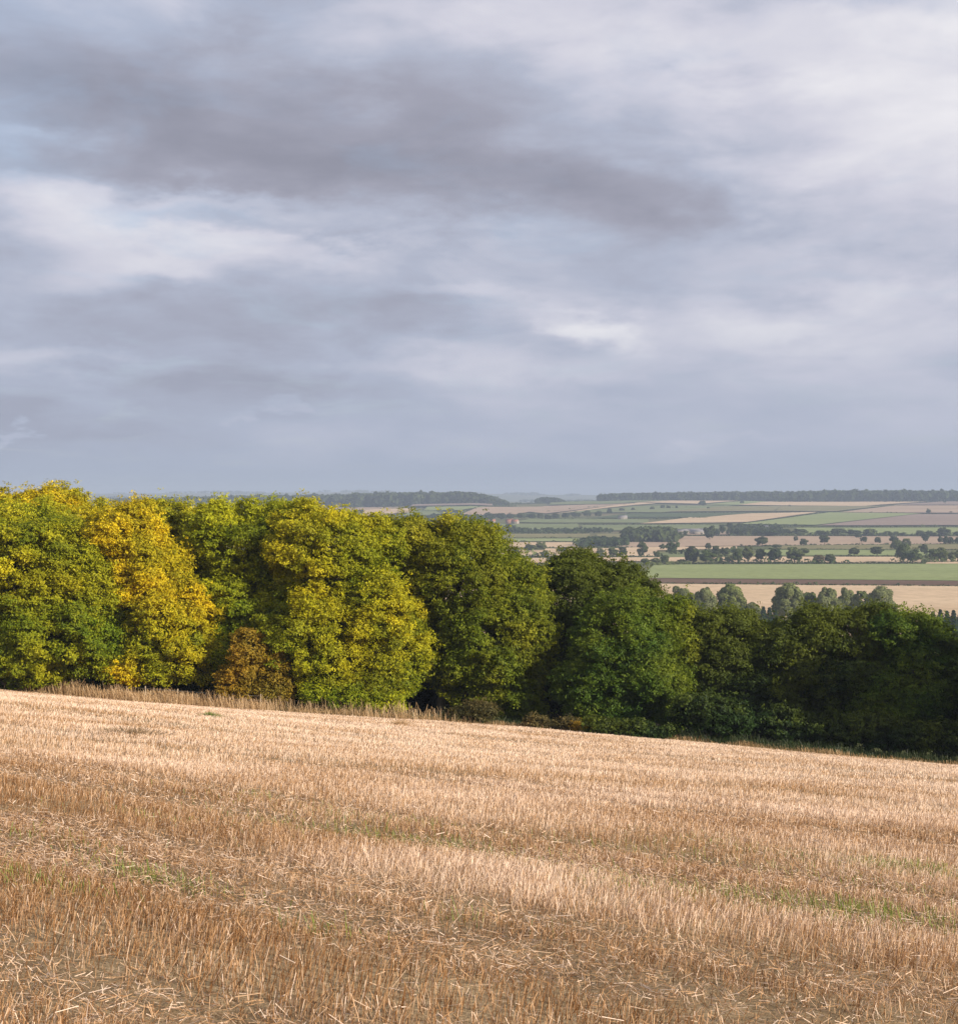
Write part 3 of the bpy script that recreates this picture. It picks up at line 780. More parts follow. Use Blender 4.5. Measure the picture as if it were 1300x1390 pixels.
def unit_tree(kind, seed, nleaf=1500):
    """tree of unit height and unit half-width (scaled per copy); returns crown and trunk meshes"""
    rng = np.random.default_rng(seed)
    cen = []; nr = []
    if kind == 'cone':
        n = nleaf; t = rng.uniform(0, 1, n)**.7
        lay = np.floor(t*9)/9+rng.uniform(0, .06, n)
        r = (1-lay)*1.0*rng.uniform(.6, 1.05, n)+.04; a = rng.uniform(0, 6.283, n)
        c = np.stack([np.cos(a)*r, np.sin(a)*r, .04+.95*lay-.05*r], 1)
        nn = norm(np.stack([np.cos(a), np.sin(a), .5+0*a], 1)+rng.normal(0, .4, (n, 3)))
        cen.append(c); nr.append(nn); tone = rng.uniform(.2, .8, n); lf = .05
    else:
        nb = {'round': 26, 'tall': 28, 'willow': 30, 'spread': 26}[kind]
        tone = []
        for i in range(nb):
            ph = math.acos(1-1.75*(i+.5)/nb); th = 2.4*i*1.0+seed
            d = np.array([math.cos(th)*math.sin(ph), math.sin(th)*math.sin(ph), math.cos(ph)])
            zc, zr = {'round': (.56, .34), 'tall': (.55, .38), 'willow': (.50, .44), 'spread': (.62, .30)}[kind]
            p = np.array([d[0]*.68, d[1]*.68, zc+d[2]*zr*.85])*(1+rng.normal(0, .09 if kind == 'willow' else .2, 3))+rng.normal(0, .04, 3)*np.array([1, 1, .5])
            lr = rng.uniform(.2, .42); lz = .13*rng.uniform(.7, 1.3)
            m = nleaf//nb
            v = norm(rng.normal(size=(m, 3))+d*.5+np.array([0, 0, .3]))
            c = p+v*np.array([lr, lr, lz])*rng.uniform(.65, 1.1, (m, 1)); c[:, 2] = np.clip(c[:, 2], .03, 1.05)
            cen.append(c); nr.append(norm(v*.9+rng.normal(0, .45, (m, 3)))); tone.append(np.clip(.5+rng.normal(0, .12)+rng.normal(0, .12, m), 0, 1))
        tone = np.concatenate(tone); lf = .05
    cen = np.concatenate(cen); nr = np.concatenate(nr); n = len(cen)
    # leaf clumps: equal world size in x, y (half-width units) and z (height units)
    r = rng.normal(size=(n, 3)); t = norm(r-nr*np.sum(r*nr, 1, keepdims=True)); b = np.cross(nr, t)
    k = rng.uniform(.6, 1.4, (n, 1)); S = np.array([.10, .10, .042])*(.6 if nleaf > 9000 else 1) if kind != 'cone' else np.array([.16, .16, .04])
    V = np.empty((n, 4, 3)); V[:, 0] = cen-t*S*k; V[:, 1] = cen+b*S*k*.6; V[:, 2] = cen+t*S*k; V[:, 3] = cen-b*S*k*.6
    G = Geo(); G.tube([(0, 0, -.03), (.01, 0, .2), (.03, .02, .5), (0, 0, .85)], [.085, .06, .045, .01], 6)
    for j in range(7):
        a = j*.9+seed; G.tube([(0, 0, .18+.05*j), (.28*math.cos(a), .28*math.sin(a), .4+.04*j), (.6*math.cos(a), .6*math.sin(a), .52+.05*j)], [.035, .022, .008], 4)
    return V.reshape(-1, 3), np.arange(4*n).reshape(n, 4), tone, G

PROTO = {}
def proto(kind, matname):
    key = (kind, matname)
    if key not in PROTO:
        mats = {'g': VG, 'd': VD, 'p': VP, 'c': VC, 'w': VW}
        lst = []
        for sd in range(4):
            nl = 15000 if matname == 'p' else (4200 if kind != 'cone' else 1500)
            V, Q, tone, G = unit_tree(kind, 100+sd*7+len(kind), nl)
            lst.append((mesh_np('crown', V, Q, mats[matname], attrs={'tone': tone}), G.mesh('trunk', bark_far)))
        PROTO[key] = lst
    return PROTO[key]

ORD = ['first', 'second', 'third', 'fourth', 'fifth', 'sixth', 'seventh', 'eighth', 'ninth', 'tenth', 'eleventh', 'twelfth', 'thirteenth', 'fourteenth', 'fifteenth', 'sixteenth', 'seventeenth', 'eighteenth', 'nineteenth', 'twentieth', 'twenty-first', 'twenty-second', 'twenty-third', 'twenty-fourth', 'twenty-fifth']
cnt = [0]
def valley_row(group, where, items, name='hedgerow_tree', cat='tree', look='dark green'):
    """items: (px, base py, top py, width px, kind, material)"""
    items = sorted(items, key=lambda t: t[0])
    for i, (px, pb, pt, w, kind, mt) in enumerate(items):
        x, y = at(px, pb)
        s = y/F; h = (pb-pt)*s*(1 if pb > 800 else .92); hw = w*.5*s*(1 if pb > 800 else .9)
        z = float(ground(x, y))
        lst = proto(kind, mt); cm, tm = lst[(cnt[0]*7//3) % 4]; cnt[0] += 1
        r = empty(name, (x, y, z)); r.scale = (hw, hw, h); r.rotation_euler = (0, 0, (cnt[0]*1.7) % 6.28)
        lk_ = {'p': 'pale grey-green', 'c': 'blackish green', 'w': 'brownish turning'}.get(mt, look)
        size = 'broad' if w > 1.15*(pb-pt) else ('slim' if w < .7*(pb-pt) else 'rounded')
        if kind == 'cone': size = 'pointed'
        tag(r, '%s %s %s %s, %s from left' % (size, lk_, cat, where, ORD[i]), cat, group)
        obj('crown', cm, r); obj('trunk', tm, r)

valley_row('pale willows below the stubble field', 'beside the near pale stubble field', [
  (925, 846, 797, 36, 'willow', 'p'), (955, 848, 797, 38, 'willow', 'p'), (992, 846, 796, 42, 'willow', 'p'), (1022, 852, 818, 28, 'willow', 'p'),
  (1070, 848, 794.5, 44, 'willow', 'p'), (1100, 846, 803, 30, 'willow', 'g'), (1124, 849, 797, 36, 'willow', 'p'), (1149, 848, 799, 30, 'willow', 'p'), (1172, 846, 805, 32, 'willow', 'g'), (1196, 850, 799, 42, 'willow', 'p'), (910, 850, 806, 26, 'willow', 'p')], 'willow_tree')
valley_row('dark conifers among the willows', 'low between the willows and the wood', [
  (940, 858, 824, 21, 'cone', 'c'), (1006, 858, 824, 21, 'cone', 'c'), (1012, 858, 822, 21, 'cone', 'c'), (1036, 858, 822, 21, 'cone', 'c'), (1044, 858, 823, 21, 'cone', 'c'), (1052, 858, 826, 21, 'cone', 'c'),
  (1212, 858, 826, 21, 'cone', 'c'), (1266, 858, 829, 21, 'cone', 'c'), (1276, 858, 826, 21, 'cone', 'c'), (1285, 860, 828, 21, 'cone', 'c'), (1294, 860, 827, 21, 'cone', 'c'), (1303, 860, 829, 21, 'cone', 'c'), (1255, 858, 832, 21, 'cone', 'c'), (1280, 866, 838, 21, 'cone', 'c'), (1295, 868, 840, 21, 'cone', 'c'), (1082, 858, 828, 21, 'cone', 'c'), (1160, 858, 828, 21, 'cone', 'c')], 'conifer_tree')
valley_row('trees on the hedge behind the bright green field', 'on the hedge behind the bright green pasture', [
  (876, 767, 758, 14, 'spread', 'g'), (890, 766, 757, 17, 'spread', 'p'), (902, 766, 753, 14, 'round', 'g'), (940, 765.5, 741, 18, 'tall', 'd'), (958, 766, 747, 24, 'round', 'g'), (934, 765, 748, 12, 'round', 'd'),
  (1001, 765, 744, 16, 'round', 'g'), (1015, 764, 741, 18, 'spread', 'g'), (990, 764, 750, 14, 'round', 'p'), (1032, 765, 745, 15, 'spread', 'd'), (1051, 765.5, 744, 22, 'spread', 'd'), (1078, 765, 742.5, 26, 'round', 'g'), (1111, 764.5, 753, 15, 'spread', 'w'), (1126, 764.5, 752.5, 16, 'round', 'd'),
  (1226, 764, 737, 22, 'round', 'g'), (1238, 765.5, 743, 26, 'round', 'g'), (1267, 763.5, 743, 16, 'tall', 'g'), (1279, 763.5, 743, 15, 'tall', 'g'), (1292, 763, 746, 14, 'round', 'p'), (1304, 763, 744, 18, 'round', 'g'), (925, 765, 759, 13, 'spread', 'g'), (976, 763, 752, 12, 'round', 'p')])
valley_row('trees on the second hedge', 'on the second hedge above the bright pasture', [
  (1159, 755, 742, 17, 'round', 'd'), (1190, 756, 742, 19, 'spread', 'd'), (1254, 753, 738, 13, 'tall', 'd'), (1217, 748, 732, 17, 'round', 'g'), (1230, 744, 731, 14, 'round', 'g'), (1092, 753, 744, 14, 'round', 'g'),
  (871, 756, 735, 16, 'tall', 'd'), (912, 753, 735, 22, 'spread', 'g'), (832, 757, 742, 16, 'round', 'g'), (814, 756, 744, 13, 'round', 'g'), (845, 756, 743, 14, 'round', 'd'), (899, 747, 738, 9, 'round', 'd'), (961, 746, 737, 9, 'round', 'd'), (972, 757, 740, 14, 'round', 'd'), (984, 757, 743, 16, 'spread', 'd'),
  (698, 757, 745, 15, 'round', 'd'), (740, 758, 747, 14, 'round', 'g'), (762, 751, 741, 14, 'round', 'd'), (891, 757, 748, 11, 'spread', 'g')], look='deep green')
valley_row('scattered trees on the brown fields', 'standing on the brown stubble fields', [
  (1034, 742.5, 728, 18, 'spread', 'd'), (1080, 735, 728, 7, 'round', 'd'), (1090, 742, 731, 12, 'round', 'd'), (1119, 739.5, 726, 16, 'spread', 'd'), (1172, 736.5, 728, 11, 'round', 'd'), (1191, 738, 729, 10, 'round', 'd'), (1213, 737, 728, 16, 'spread', 'd'),
  (1256, 737, 724, 12, 'spread', 'd'), (1276, 738, 728, 9, 'round', 'd'), (1283, 739, 728, 8, 'tall', 'd'), (1290, 739, 729, 9, 'round', 'd'), (1054, 745, 739, 14, 'spread', 'g'), (1165, 731, 724, 11, 'round', 'd'), (1299, 739, 729, 9, 'round', 'd'),
  (720, 750, 737, 18, 'round', 'd'), (735, 748, 735, 16, 'round', 'g'), (788, 744, 737, 12, 'round', 'd')])
valley_row('rounded trees in the long line above the brown field', 'in the long line behind the brown field', [
  (1015, 727, 717, 15, 'round', 'd'), (1002, 727, 716, 14, 'round', 'd'), (1030, 727, 718, 18, 'round', 'd'), (1046, 728.5, 719, 22, 'round', 'd'), (1064, 726.5, 717.5, 20, 'round', 'd'), (1085, 727, 718, 24, 'round', 'd'), (1113, 727, 719.5, 16, 'round', 'd'), (1121, 728, 720, 12, 'round', 'g'),
  (1136, 727, 717, 24, 'round', 'd'), (1158, 727, 718, 24, 'round', 'd'), (1181, 727.5, 718, 21, 'round', 'd'), (1204, 728, 721, 13, 'round', 'd'), (1216, 728, 721.5, 11, 'round', 'd'), (1225, 728, 722, 10, 'round', 'd'), (1248, 728, 720, 14, 'round', 'd'), (1263, 729, 721, 16, 'round', 'd'), (1280, 729, 716, 19, 'spread', 'd'), (1196, 728, 723, 10, 'spread', 'd'), (1298, 728, 721, 12, 'round', 'd')])
valley_row('trees round the farm', 'round the pale farm buildings', [
  (963, 733, 713, 18, 'tall', 'd'), (972, 728, 717, 12, 'round', 'd'), (980, 726, 712, 10, 'spread', 'd'), (990, 722, 709, 9, 'spread', 'd'), (996, 727, 713, 11, 'round', 'd'), (923, 733, 722, 12, 'round', 'd'), (914, 733, 720, 11, 'round', 'd'), (1003, 720, 712, 12, 'spread', 'd'), (930, 728, 720, 8, 'spread', 'd')])
valley_row('dark trees in the left hillside line', 'in the line running up towards the village', [
  (662, 705, 695, 13, 'tall', 'd'), (680, 706, 696, 15, 'round', 'd'), (694, 705, 696, 15, 'round', 'd'), (708, 705, 696, 13, 'round', 'd'), (721, 705, 696, 15, 'round', 'd'), (733, 705, 696, 10, 'round', 'd'), (744, 706, 698, 12, 'round', 'd'), (754, 705, 697, 12, 'round', 'd'), (767, 704, 696, 12, 'round', 'd'), (781, 703, 694, 15, 'round', 'd'), (797, 702, 693, 13, 'round', 'd'), (812, 702, 693, 12, 'round', 'd'), (827, 697, 690, 8, 'round', 'd'), (672, 704, 697, 12, 'round', 'd')])
valley_row('small lone trees on the upper fields', 'alone on the upper valley fields', [
  (844, 694.5, 689, 9, 'round', 'd'), (859, 693.5, 689, 6, 'round', 'd'), (885, 692.5, 687.5, 7, 'round', 'd'), (899, 691, 685.5, 7, 'round', 'd'), (907, 691, 685.5, 7, 'round', 'd'), (953, 687, 679.5, 11, 'round', 'd'), (961, 691.5, 688, 4.5, 'round', 'd'), (1007, 684.5, 679, 6, 'round', 'd'), (1071, 688.5, 685, 5, 'round', 'd'), (1260, 697.5, 690, 7, 'round', 'd'), (1282, 683.5, 679.5, 4.5, 'round', 'd'), (1290, 697, 694, 5, 'round', 'd'), (1079, 716, 711, 6, 'round', 'd'), (918, 691, 686, 4, 'round', 'd'), (860, 713, 709.5, 5, 'round', 'd'), (672, 687.5, 683, 7, 'round', 'd'), (612, 697, 690, 12, 'spread', 'd'), (620, 698, 692, 8, 'round', 'd')])

def mass(name, label, pts, half, mat, cat, seed=0, kind=None, group=None, per=10, parent_at=None, lf=.5):
    """a hedge or wood: leaf clumps round each centre (x, y, r, h)"""
    rng = np.random.default_rng(seed)
    P = np.array([(x, y, float(ground(x, y)), r, h) for x, y, r, h in pts])
    n = len(P)*per
    i = np.repeat(np.arange(len(P)), per)
    v = norm(rng.normal(size=(n, 3))+np.array([0, -.25, .5]))
    zc = P[i, 2]+P[i, 4]*.5
    c = np.stack([P[i, 0]+v[:, 0]*P[i, 3], P[i, 1]+v[:, 1]*P[i, 3], zc+v[:, 2]*P[i, 4]*.5], 1)
    c[:, 2] = np.maximum(c[:, 2], P[i, 2]+.1)
    nn = norm(v+rng.normal(0, .45, (n, 3)))
    tone = np.clip(.5+.16*rng.normal(size=len(P))[i]+.14*rng.normal(size=n), 0, 1)
    o = P[0, :3].copy()
    V, Q = leaves(c-o, nn, P[i, 4]*lf*rng.uniform(.6, 1.3, n), .7, rng)
    ob = obj(name, mesh_np(name, V, Q, mat, attrs={'tone': tone}), loc=o)
    tag(ob, label, cat, group, kind)
    return ob

def hedge(label, pl, hpx, gap=.0, mat=None, seed=0, dens=1.):
    rng = random.Random(seed)
    W = [at(*p) for p in pl]
    pts = []
    for (x0, y0), (x1, y1) in zip(W[:-1], W[1:]):
        d = math.hypot(x1-x0, y1-y0); ym = (y0+y1)/2; h0 = hpx*ym/F
        n = max(4, int(d/(h0*.62)*dens))
        for k in range(n):
            t = (k+rng.random())/n
            if rng.random() < gap: continue
            h = h0*rng.uniform(.55, 1.15)*(1.7 if rng.random() < .07 else 1)
            pts.append((x0+(x1-x0)*t+rng.uniform(-.3, .3)*h0, y0+(y1-y0)*t+rng.uniform(-.3, .3)*h0, h*.75, h))
    mass('hedge', label, pts, 0, mat or VD, 'hedge', seed, group='hedges dividing the valley fields', per=14, lf=.34)

hedge('low broken hedge between the near pale stubble field and the ploughed strip', [(850, 792.6), (1100, 795), (1480, 798)], 2.6, .35, seed=1)
hedge('long low hedge along the far side of the bright green pasture', [(905, 766.5), (1000, 765.8), (1250, 765.5)], 3.0, .05, seed=2)
hedge('short hedge right of the paired trees on the far side of the bright green pasture', [(1250, 765.5), (1262, 763.5), (1460, 763)], 2.0, .2, seed=3)
hedge('thicker bushy hedge at the left tip of the bright green pasture', [(862, 768), (885, 768), (935, 766.5)], 5, .05, seed=4, mat=VG)
hedge('hedge along the second green strip above the bright pasture', [(1140, 756), (1265, 755.5)], 2.2, .1, seed=5)
hedge('hedge between the olive strip and the second green strip', [(1020, 746.5), (1120, 746.5), (1300, 746.8)], 1.6, .3, seed=6)
hedge('dark hedge along the bottom of the broad brown field', [(1000, 742), (1100, 741), (1300, 739.2)], 1.8, .3, seed=7)
hedge('straight dark hedge across the valley right of the farm', [(1010, 716.3), (1100, 716), (1400, 716)], 1.8, .03, seed=8)
hedge('hedge under the long line of rounded trees', [(1000, 728.2), (1150, 728.2), (1400, 728.6)], 2.6, .08, seed=9)
hedge('bushy hedge behind the pale strip in the middle of the valley', [(790, 757.3), (850, 757.3), (900, 757)], 3.6, .1, seed=10)
hedge('hedge between two pale strips left of the dark copse', [(735, 745), (800, 745), (860, 744)], 2.6, .2, seed=11)
hedge('bushy hedge left of the middle trees behind the pale strip', [(905, 750.5), (950, 750.5), (1000, 750)], 3.6, .1, seed=12)
hedge('hedge above the left-hand pale strips', [(655, 745.5), (730, 745.5), (790, 745.5)], 2.4, .15, seed=13)
hedge('hedge in front of the lowest left-hand pale strip', [(680, 757.2), (740, 757.2), (800, 757)], 3, .15, seed=14)
hedge('dark hedge above the thin green strip at left', [(650, 736.6), (730, 736.6), (800, 736.6)], 1.8, .1, seed=15)
hedge('hedge between the rough pasture and the thin green strip at left', [(640, 731.6), (720, 731.6), (800, 731.6)], 1.7, .15, seed=16)
hedge('irregular hedge below the village', [(625, 724.8), (700, 724.6), (800, 724.4)], 3.4, .08, seed=17)
hedge('hedge left of the pale farm buildings', [(850, 722.3), (930, 722.3)], 2.4, .1, seed=18)
hedge('hedge right of the farm trees', [(920, 727.8), (1000, 728)], 2.2, .1, seed=19)
hedge('thin hedge across the middle of the dull green fields', [(760, 712.4), (860, 713), (1000, 714)], 1.5, .05, seed=20)
hedge('diagonal hedge climbing beside the upper green wedge', [(1004, 712), (1060, 704.5), (1125, 696.2)], 1.3, .1, seed=21)
hedge('hedge under the dark pasture strip', [(720, 705), (860, 705.3), (960, 704)], 1.6, .1, seed=22)
hedge('hedge along the top of the green wedge', [(1115, 696.3), (1200, 697), (1250, 698.2), (1400, 699)], 1.3, .15, seed=23)
hedge('long diagonal hedge on the upper right fields', [(1130, 695.5), (1200, 688), (1265, 685), (1400, 687)], 1.1, .2, seed=24)
hedge('high hedge below the ridge wood at right', [(1000, 687.8), (1100, 688), (1170, 689)], 1.1, .3, seed=25)
hedge('thin hedge line between the upper green field and the brown one', [(850, 698.3), (950, 697), (1050, 696), (1130, 696)], 1.3, .2, seed=26)
hedge('dotted hedge beside the diagonal pale field', [(700, 700), (750, 695), (870, 684)], 1.4, .45, seed=27)
hedge('hedge along the diagonal of the upper middle pasture', [(850, 697.5), (880, 692), (1000, 687)], 1.0, .5, seed=28)
hedge('hedge edging the pale hillside field on the left', [(617, 704), (650, 689.4), (700, 687.5)], 1.6, .2, seed=29)
hedge('hedge under the left hillside wood', [(490, 691.5), (560, 690), (600, 689.5), (668, 689)], 1.5, .15, seed=30)
hedge('hedge crossing the small hillside pastures on the left', [(492, 703), (545, 697), (580, 694.8), (640, 694)], 1.6, .2, seed=31)
hedge('dark hedge over the crest in the centre', [(690, 685), (745, 683.5), (800, 681.5)], 1.7, .25, seed=32)

def wood(label, poly, hpx, n, seed, mat=None, name='distant_wood', kind='stuff', cat='wood', lf=.22, per=26):
    rng = random.Random(seed)
    P = [at(*p) for p in poly]   # near-left, near-right, far-right, far-left
    pts = []
    for k in range(n):
        u, v = rng.random(), rng.random()
        x = (1-u)*(1-v)*P[0][0]+u*(1-v)*P[1][0]+u*v*P[2][0]+(1-u)*v*P[3][0]
        y = (1-u)*(1-v)*P[0][1]+u*(1-v)*P[1][1]+u*v*P[2][1]+(1-u)*v*P[3][1]
        h = hpx*y/F*rng.uniform(.75, 1.15)
        pts.append((x, y, h*.42, h))
    return mass(name, label, pts, 0, mat or VF, cat, seed, kind=kind, per=per, lf=lf)

hedge('scrubby gappy thicket under the tree row behind the bright green pasture', [(968, 764.5), (1050, 764.5), (1130, 764.3)], 7, .35, seed=60, mat=VG)
hedge('ragged bushes joining the tree pairs right of the bright pasture', [(1210, 764.5), (1240, 764.5), (1310, 763)], 6, .45, seed=61, mat=VG)
hedge('ragged thicket joining the dark trees left of centre in the valley', [(905, 753.5), (960, 752), (1010, 751)], 7, .4, seed=62)
hedge('uneven bushes between the rounded trees above the broad brown field', [(1000, 728), (1120, 728), (1310, 728.8)], 5, .4, seed=63)
hedge('straggling scrub along the left valley strips', [(670, 757), (740, 757.5), (860, 757)], 6, .55, seed=64, mat=VG)
wood('dense dark copse in the middle of the valley floor', [(846, 737), (918, 737), (912, 733), (850, 733)], 16, 170, 41, mat=VD)
wood('low dark thicket left of the middle copse', [(778, 742.5), (852, 742), (848, 738), (800, 738)], 9, 150, 42, mat=VD)
wood('belt of trees in and around the village on the left', [(560, 716), (668, 715), (668, 706), (590, 704)], 7, 420, 43)
wood('lower belt of dark trees under the village', [(590, 724), (700, 723.5), (700, 719), (600, 718)], 7, 300, 44)
wood('scrubby band of trees at the foot of the dull green fields', [(690, 724), (830, 723.8), (830, 721), (700, 721)], 5, 170, 45)
wood('dark woodland band between the farm and the right-hand fields', [(985, 727), (1060, 727), (1060, 718), (1000, 718)], 7, 140, 46)
# ridge woods
def ridge(label, pxa, pxb, pya, pyb, toppx, n, seed, depth=260, mat=None, dist=4060):
    rng = random.Random(seed); pts = []
    for k in range(n):
        px = pxa+(pxb-pxa)*rng.random()
        y = dist-depth*rng.random()+60
        x = (px-650)/F*y
        f = (px-pxa)/(pxb-pxa)
        topy = np.interp(px, toppx[0], toppx[1])
        z = float(ground(x, y)); ztop = -(topy-672)/F*y
        h = max(5, (ztop-z))*rng.uniform(.86, 1.03)
        if rng.random() < .04: h *= 1.12
        pts.append((x, y, min(h*.4, 9), h))
    return mass('distant_wood', label, pts, 0, mat or VF, 'wood', seed, kind='stuff', per=26, lf=.17)
ridge('long dark wood along the skyline ridge, its left and middle part', 812, 1075, 0, 0, ([812, 835, 1075], [672, 670, 667.5]), 900, 51, 220)
ridge('deeper wood on the skyline ridge running out to the right border', 1045, 1500, 0, 0, ([1045, 1080, 1150, 1500], [674, 668, 666.3, 667.5]), 1500, 52, 420)
ridge('small wood on the skyline in the central gap', 727, 768, 0, 0, ([727, 735, 755, 768], [678, 675, 675.5, 680]), 130, 53, 120)
ridge('broad hilltop wood above the pale left hillside', 440, 690, 0, 0, ([440, 480, 560, 640, 668, 690], [674, 671, 669.2, 669, 674, 681]), 1300, 54, 560)
ridge('distant blue wood seen over the tree tops on the left', 150, 470, 0, 0, ([150, 240, 330, 470], [677, 675, 673, 672]), 900, 55, 500)
ridge('line of small trees on the crest left of the skyline wood', 770, 815, 0, 0, ([770, 815], [680, 679]), 26, 56, 60)
def far_woods():
    rng = random.Random(77); pts = []
    for k in range(420):
        px = rng.uniform(150, 1300); y = rng.choice([rng.uniform(6900, 7300), rng.uniform(10300, 11000)])
        if math.sin(px*.031+y*.004) < .1: continue
        x = (px-650)/F*y; pts.append((x, y, 55, rng.uniform(9, 16)))
    mass('distant_wood', 'faint scattered woods on the farthest blue hills', pts, 0, VF, 'wood', 78, kind='stuff', per=30, lf=.6)
far_woods()

# ---------------------------------------------------------------- village and farm
def house(name, label, px, pb, w, d, h, rh, rz, wallm, roofm, cat='house', group=None):
    x, y = at(px, pb); z = float(ground(x, y))
    r = empty(name, (x, y, z)); r.rotation_euler = (0, 0, rz); tag(r, label, cat, group)
    G = Geo(); G.box((0, 0, h/2-.3), (w/2, d/2, h/2+.3)); 
    # gables
    for s in (-1, 1):
        G.add(np.array([(s*w/2, -d/2, h), (s*w/2, d/2, h), (s*w/2, 0, h+rh), (s*w/2-.01*s, 0, h+rh*.99)]), np.array([(0, 1, 2, 3)]))
    obj('wall', G.mesh('wall', wallm), r)
    G = Geo(); o = .4
    for s in (-1, 1):
        a = [(-w/2-o, s*(d/2+o), h-.25), (w/2+o, s*(d/2+o), h-.25), (w/2+o, 0, h+rh), (-w/2-o, 0, h+rh)]
        b = [(q[0], q[1], q[2]+.25) for q in a]
        G.add(np.array(a+b), np.array([(0, 1, 2, 3), (4, 5, 6, 7), (0, 1, 5, 4), (1, 2, 6, 5), (2, 3, 7, 6), (3, 0, 4, 7)]))
    obj('roof', G.mesh('roof', roofm), r)
    if cat == 'house':
        G = Geo(); G.box((w*.3, 0, h+rh+.4), (.5, .5, 1.1)); obj('chimney', G.mesh('chimney', wallm), r)
    nwin = 3 if cat == 'house' else 2
    for k in range(nwin):
        G = Geo(); G.box((-w/2+w*(k+.5)/nwin, -d/2-.03, h*.55), (.7 if cat == 'house' else 1.6, .05, .7)); obj('window', G.mesh('window', win_m), r)
win_m = simple_mat('dark_window', (.03, .035, .04), (.05, .055, .06), 1, .2)
wl1 = simple_mat('cream_wall', (.26, .23, .19), (.34, .30, .25), 1); wl2 = simple_mat('brick_wall', (.24, .13, .09), (.32, .18, .12), 1)
rf1 = simple_mat('red_tiles', (.27, .12, .075), (.36, .17, .11), 1); rf2 = simple_mat('grey_roof', (.20, .19, .19), (.28, .26, .26), 1)
HV = 'houses of the village'
for i, (px, pb, w, wm, rm, lab) in enumerate([
  (636, 711, 12, wl2, rf1, 'red-roofed brick house at the left end of the village'), (645, 713.5, 15, wl1, rf1, 'cream house with red roof low in the village'), (652, 711, 11, wl1, rf2, 'cream house with grey roof in the middle of the village'),
  (660, 713, 14, wl2, rf1, 'brick house with red roof, right of the middle of the village'), (668, 711.5, 11, wl1, rf1, 'small cream house under the tree line at the right end of the village'), (692, 711, 14, wl2, rf1, 'long red-roofed house apart from the village under the tree line'), (699, 712, 12, wl1, rf1, 'red-roofed cream house right of the long red-roofed one'),
  (845, 706, 16, wl1, rf2, 'pale lone house among the dark hedges left of centre field')]):
    house('house', lab, px, pb, w, 8, 5.5, 3.2, (i % 3-1)*.5, wm, rm, group=HV)
FB = 'buildings of the valley farm'
for i, (px, pb, w, lab) in enumerate([(938, 724.5, 26, 'wide pale farm shed at the left of the farm'), (947, 726, 22, 'pale farm shed in the middle of the farm'), (953, 724, 14, 'small bright barn at the right of the farm'), (925, 725, 16, 'low grey barn left of the farm sheds'), (1040, 719.5, 18, 'pale barn among the dark trees right of the farm')]):
    house('farm_shed', lab, px, pb, w, 14, 5, 2.4, .2*(i-2), wl1, rf2, cat='barn', group=FB)

# ---------------------------------------------------------------- haze
def haze():
    G = Geo(); G.box((0, 6900, 7), (10900, 7050, 72))
    m, nt, out = new_mat('haze')
    p = N(nt, 'ShaderNodeVolumePrincipled'); p.inputs['Color'].default_value = (.52, .62, .78, 1)
    p.inputs['Density'].default_value = .00015; p.inputs['Anisotropy'].default_value = .0
    lk(nt, p.outputs[0], out.inputs['Volume'])
    tag(obj('haze', G.mesh('haze', m)), 'thin blue haze filling the valley air out to the far hills', 'haze', kind='stuff')
haze()

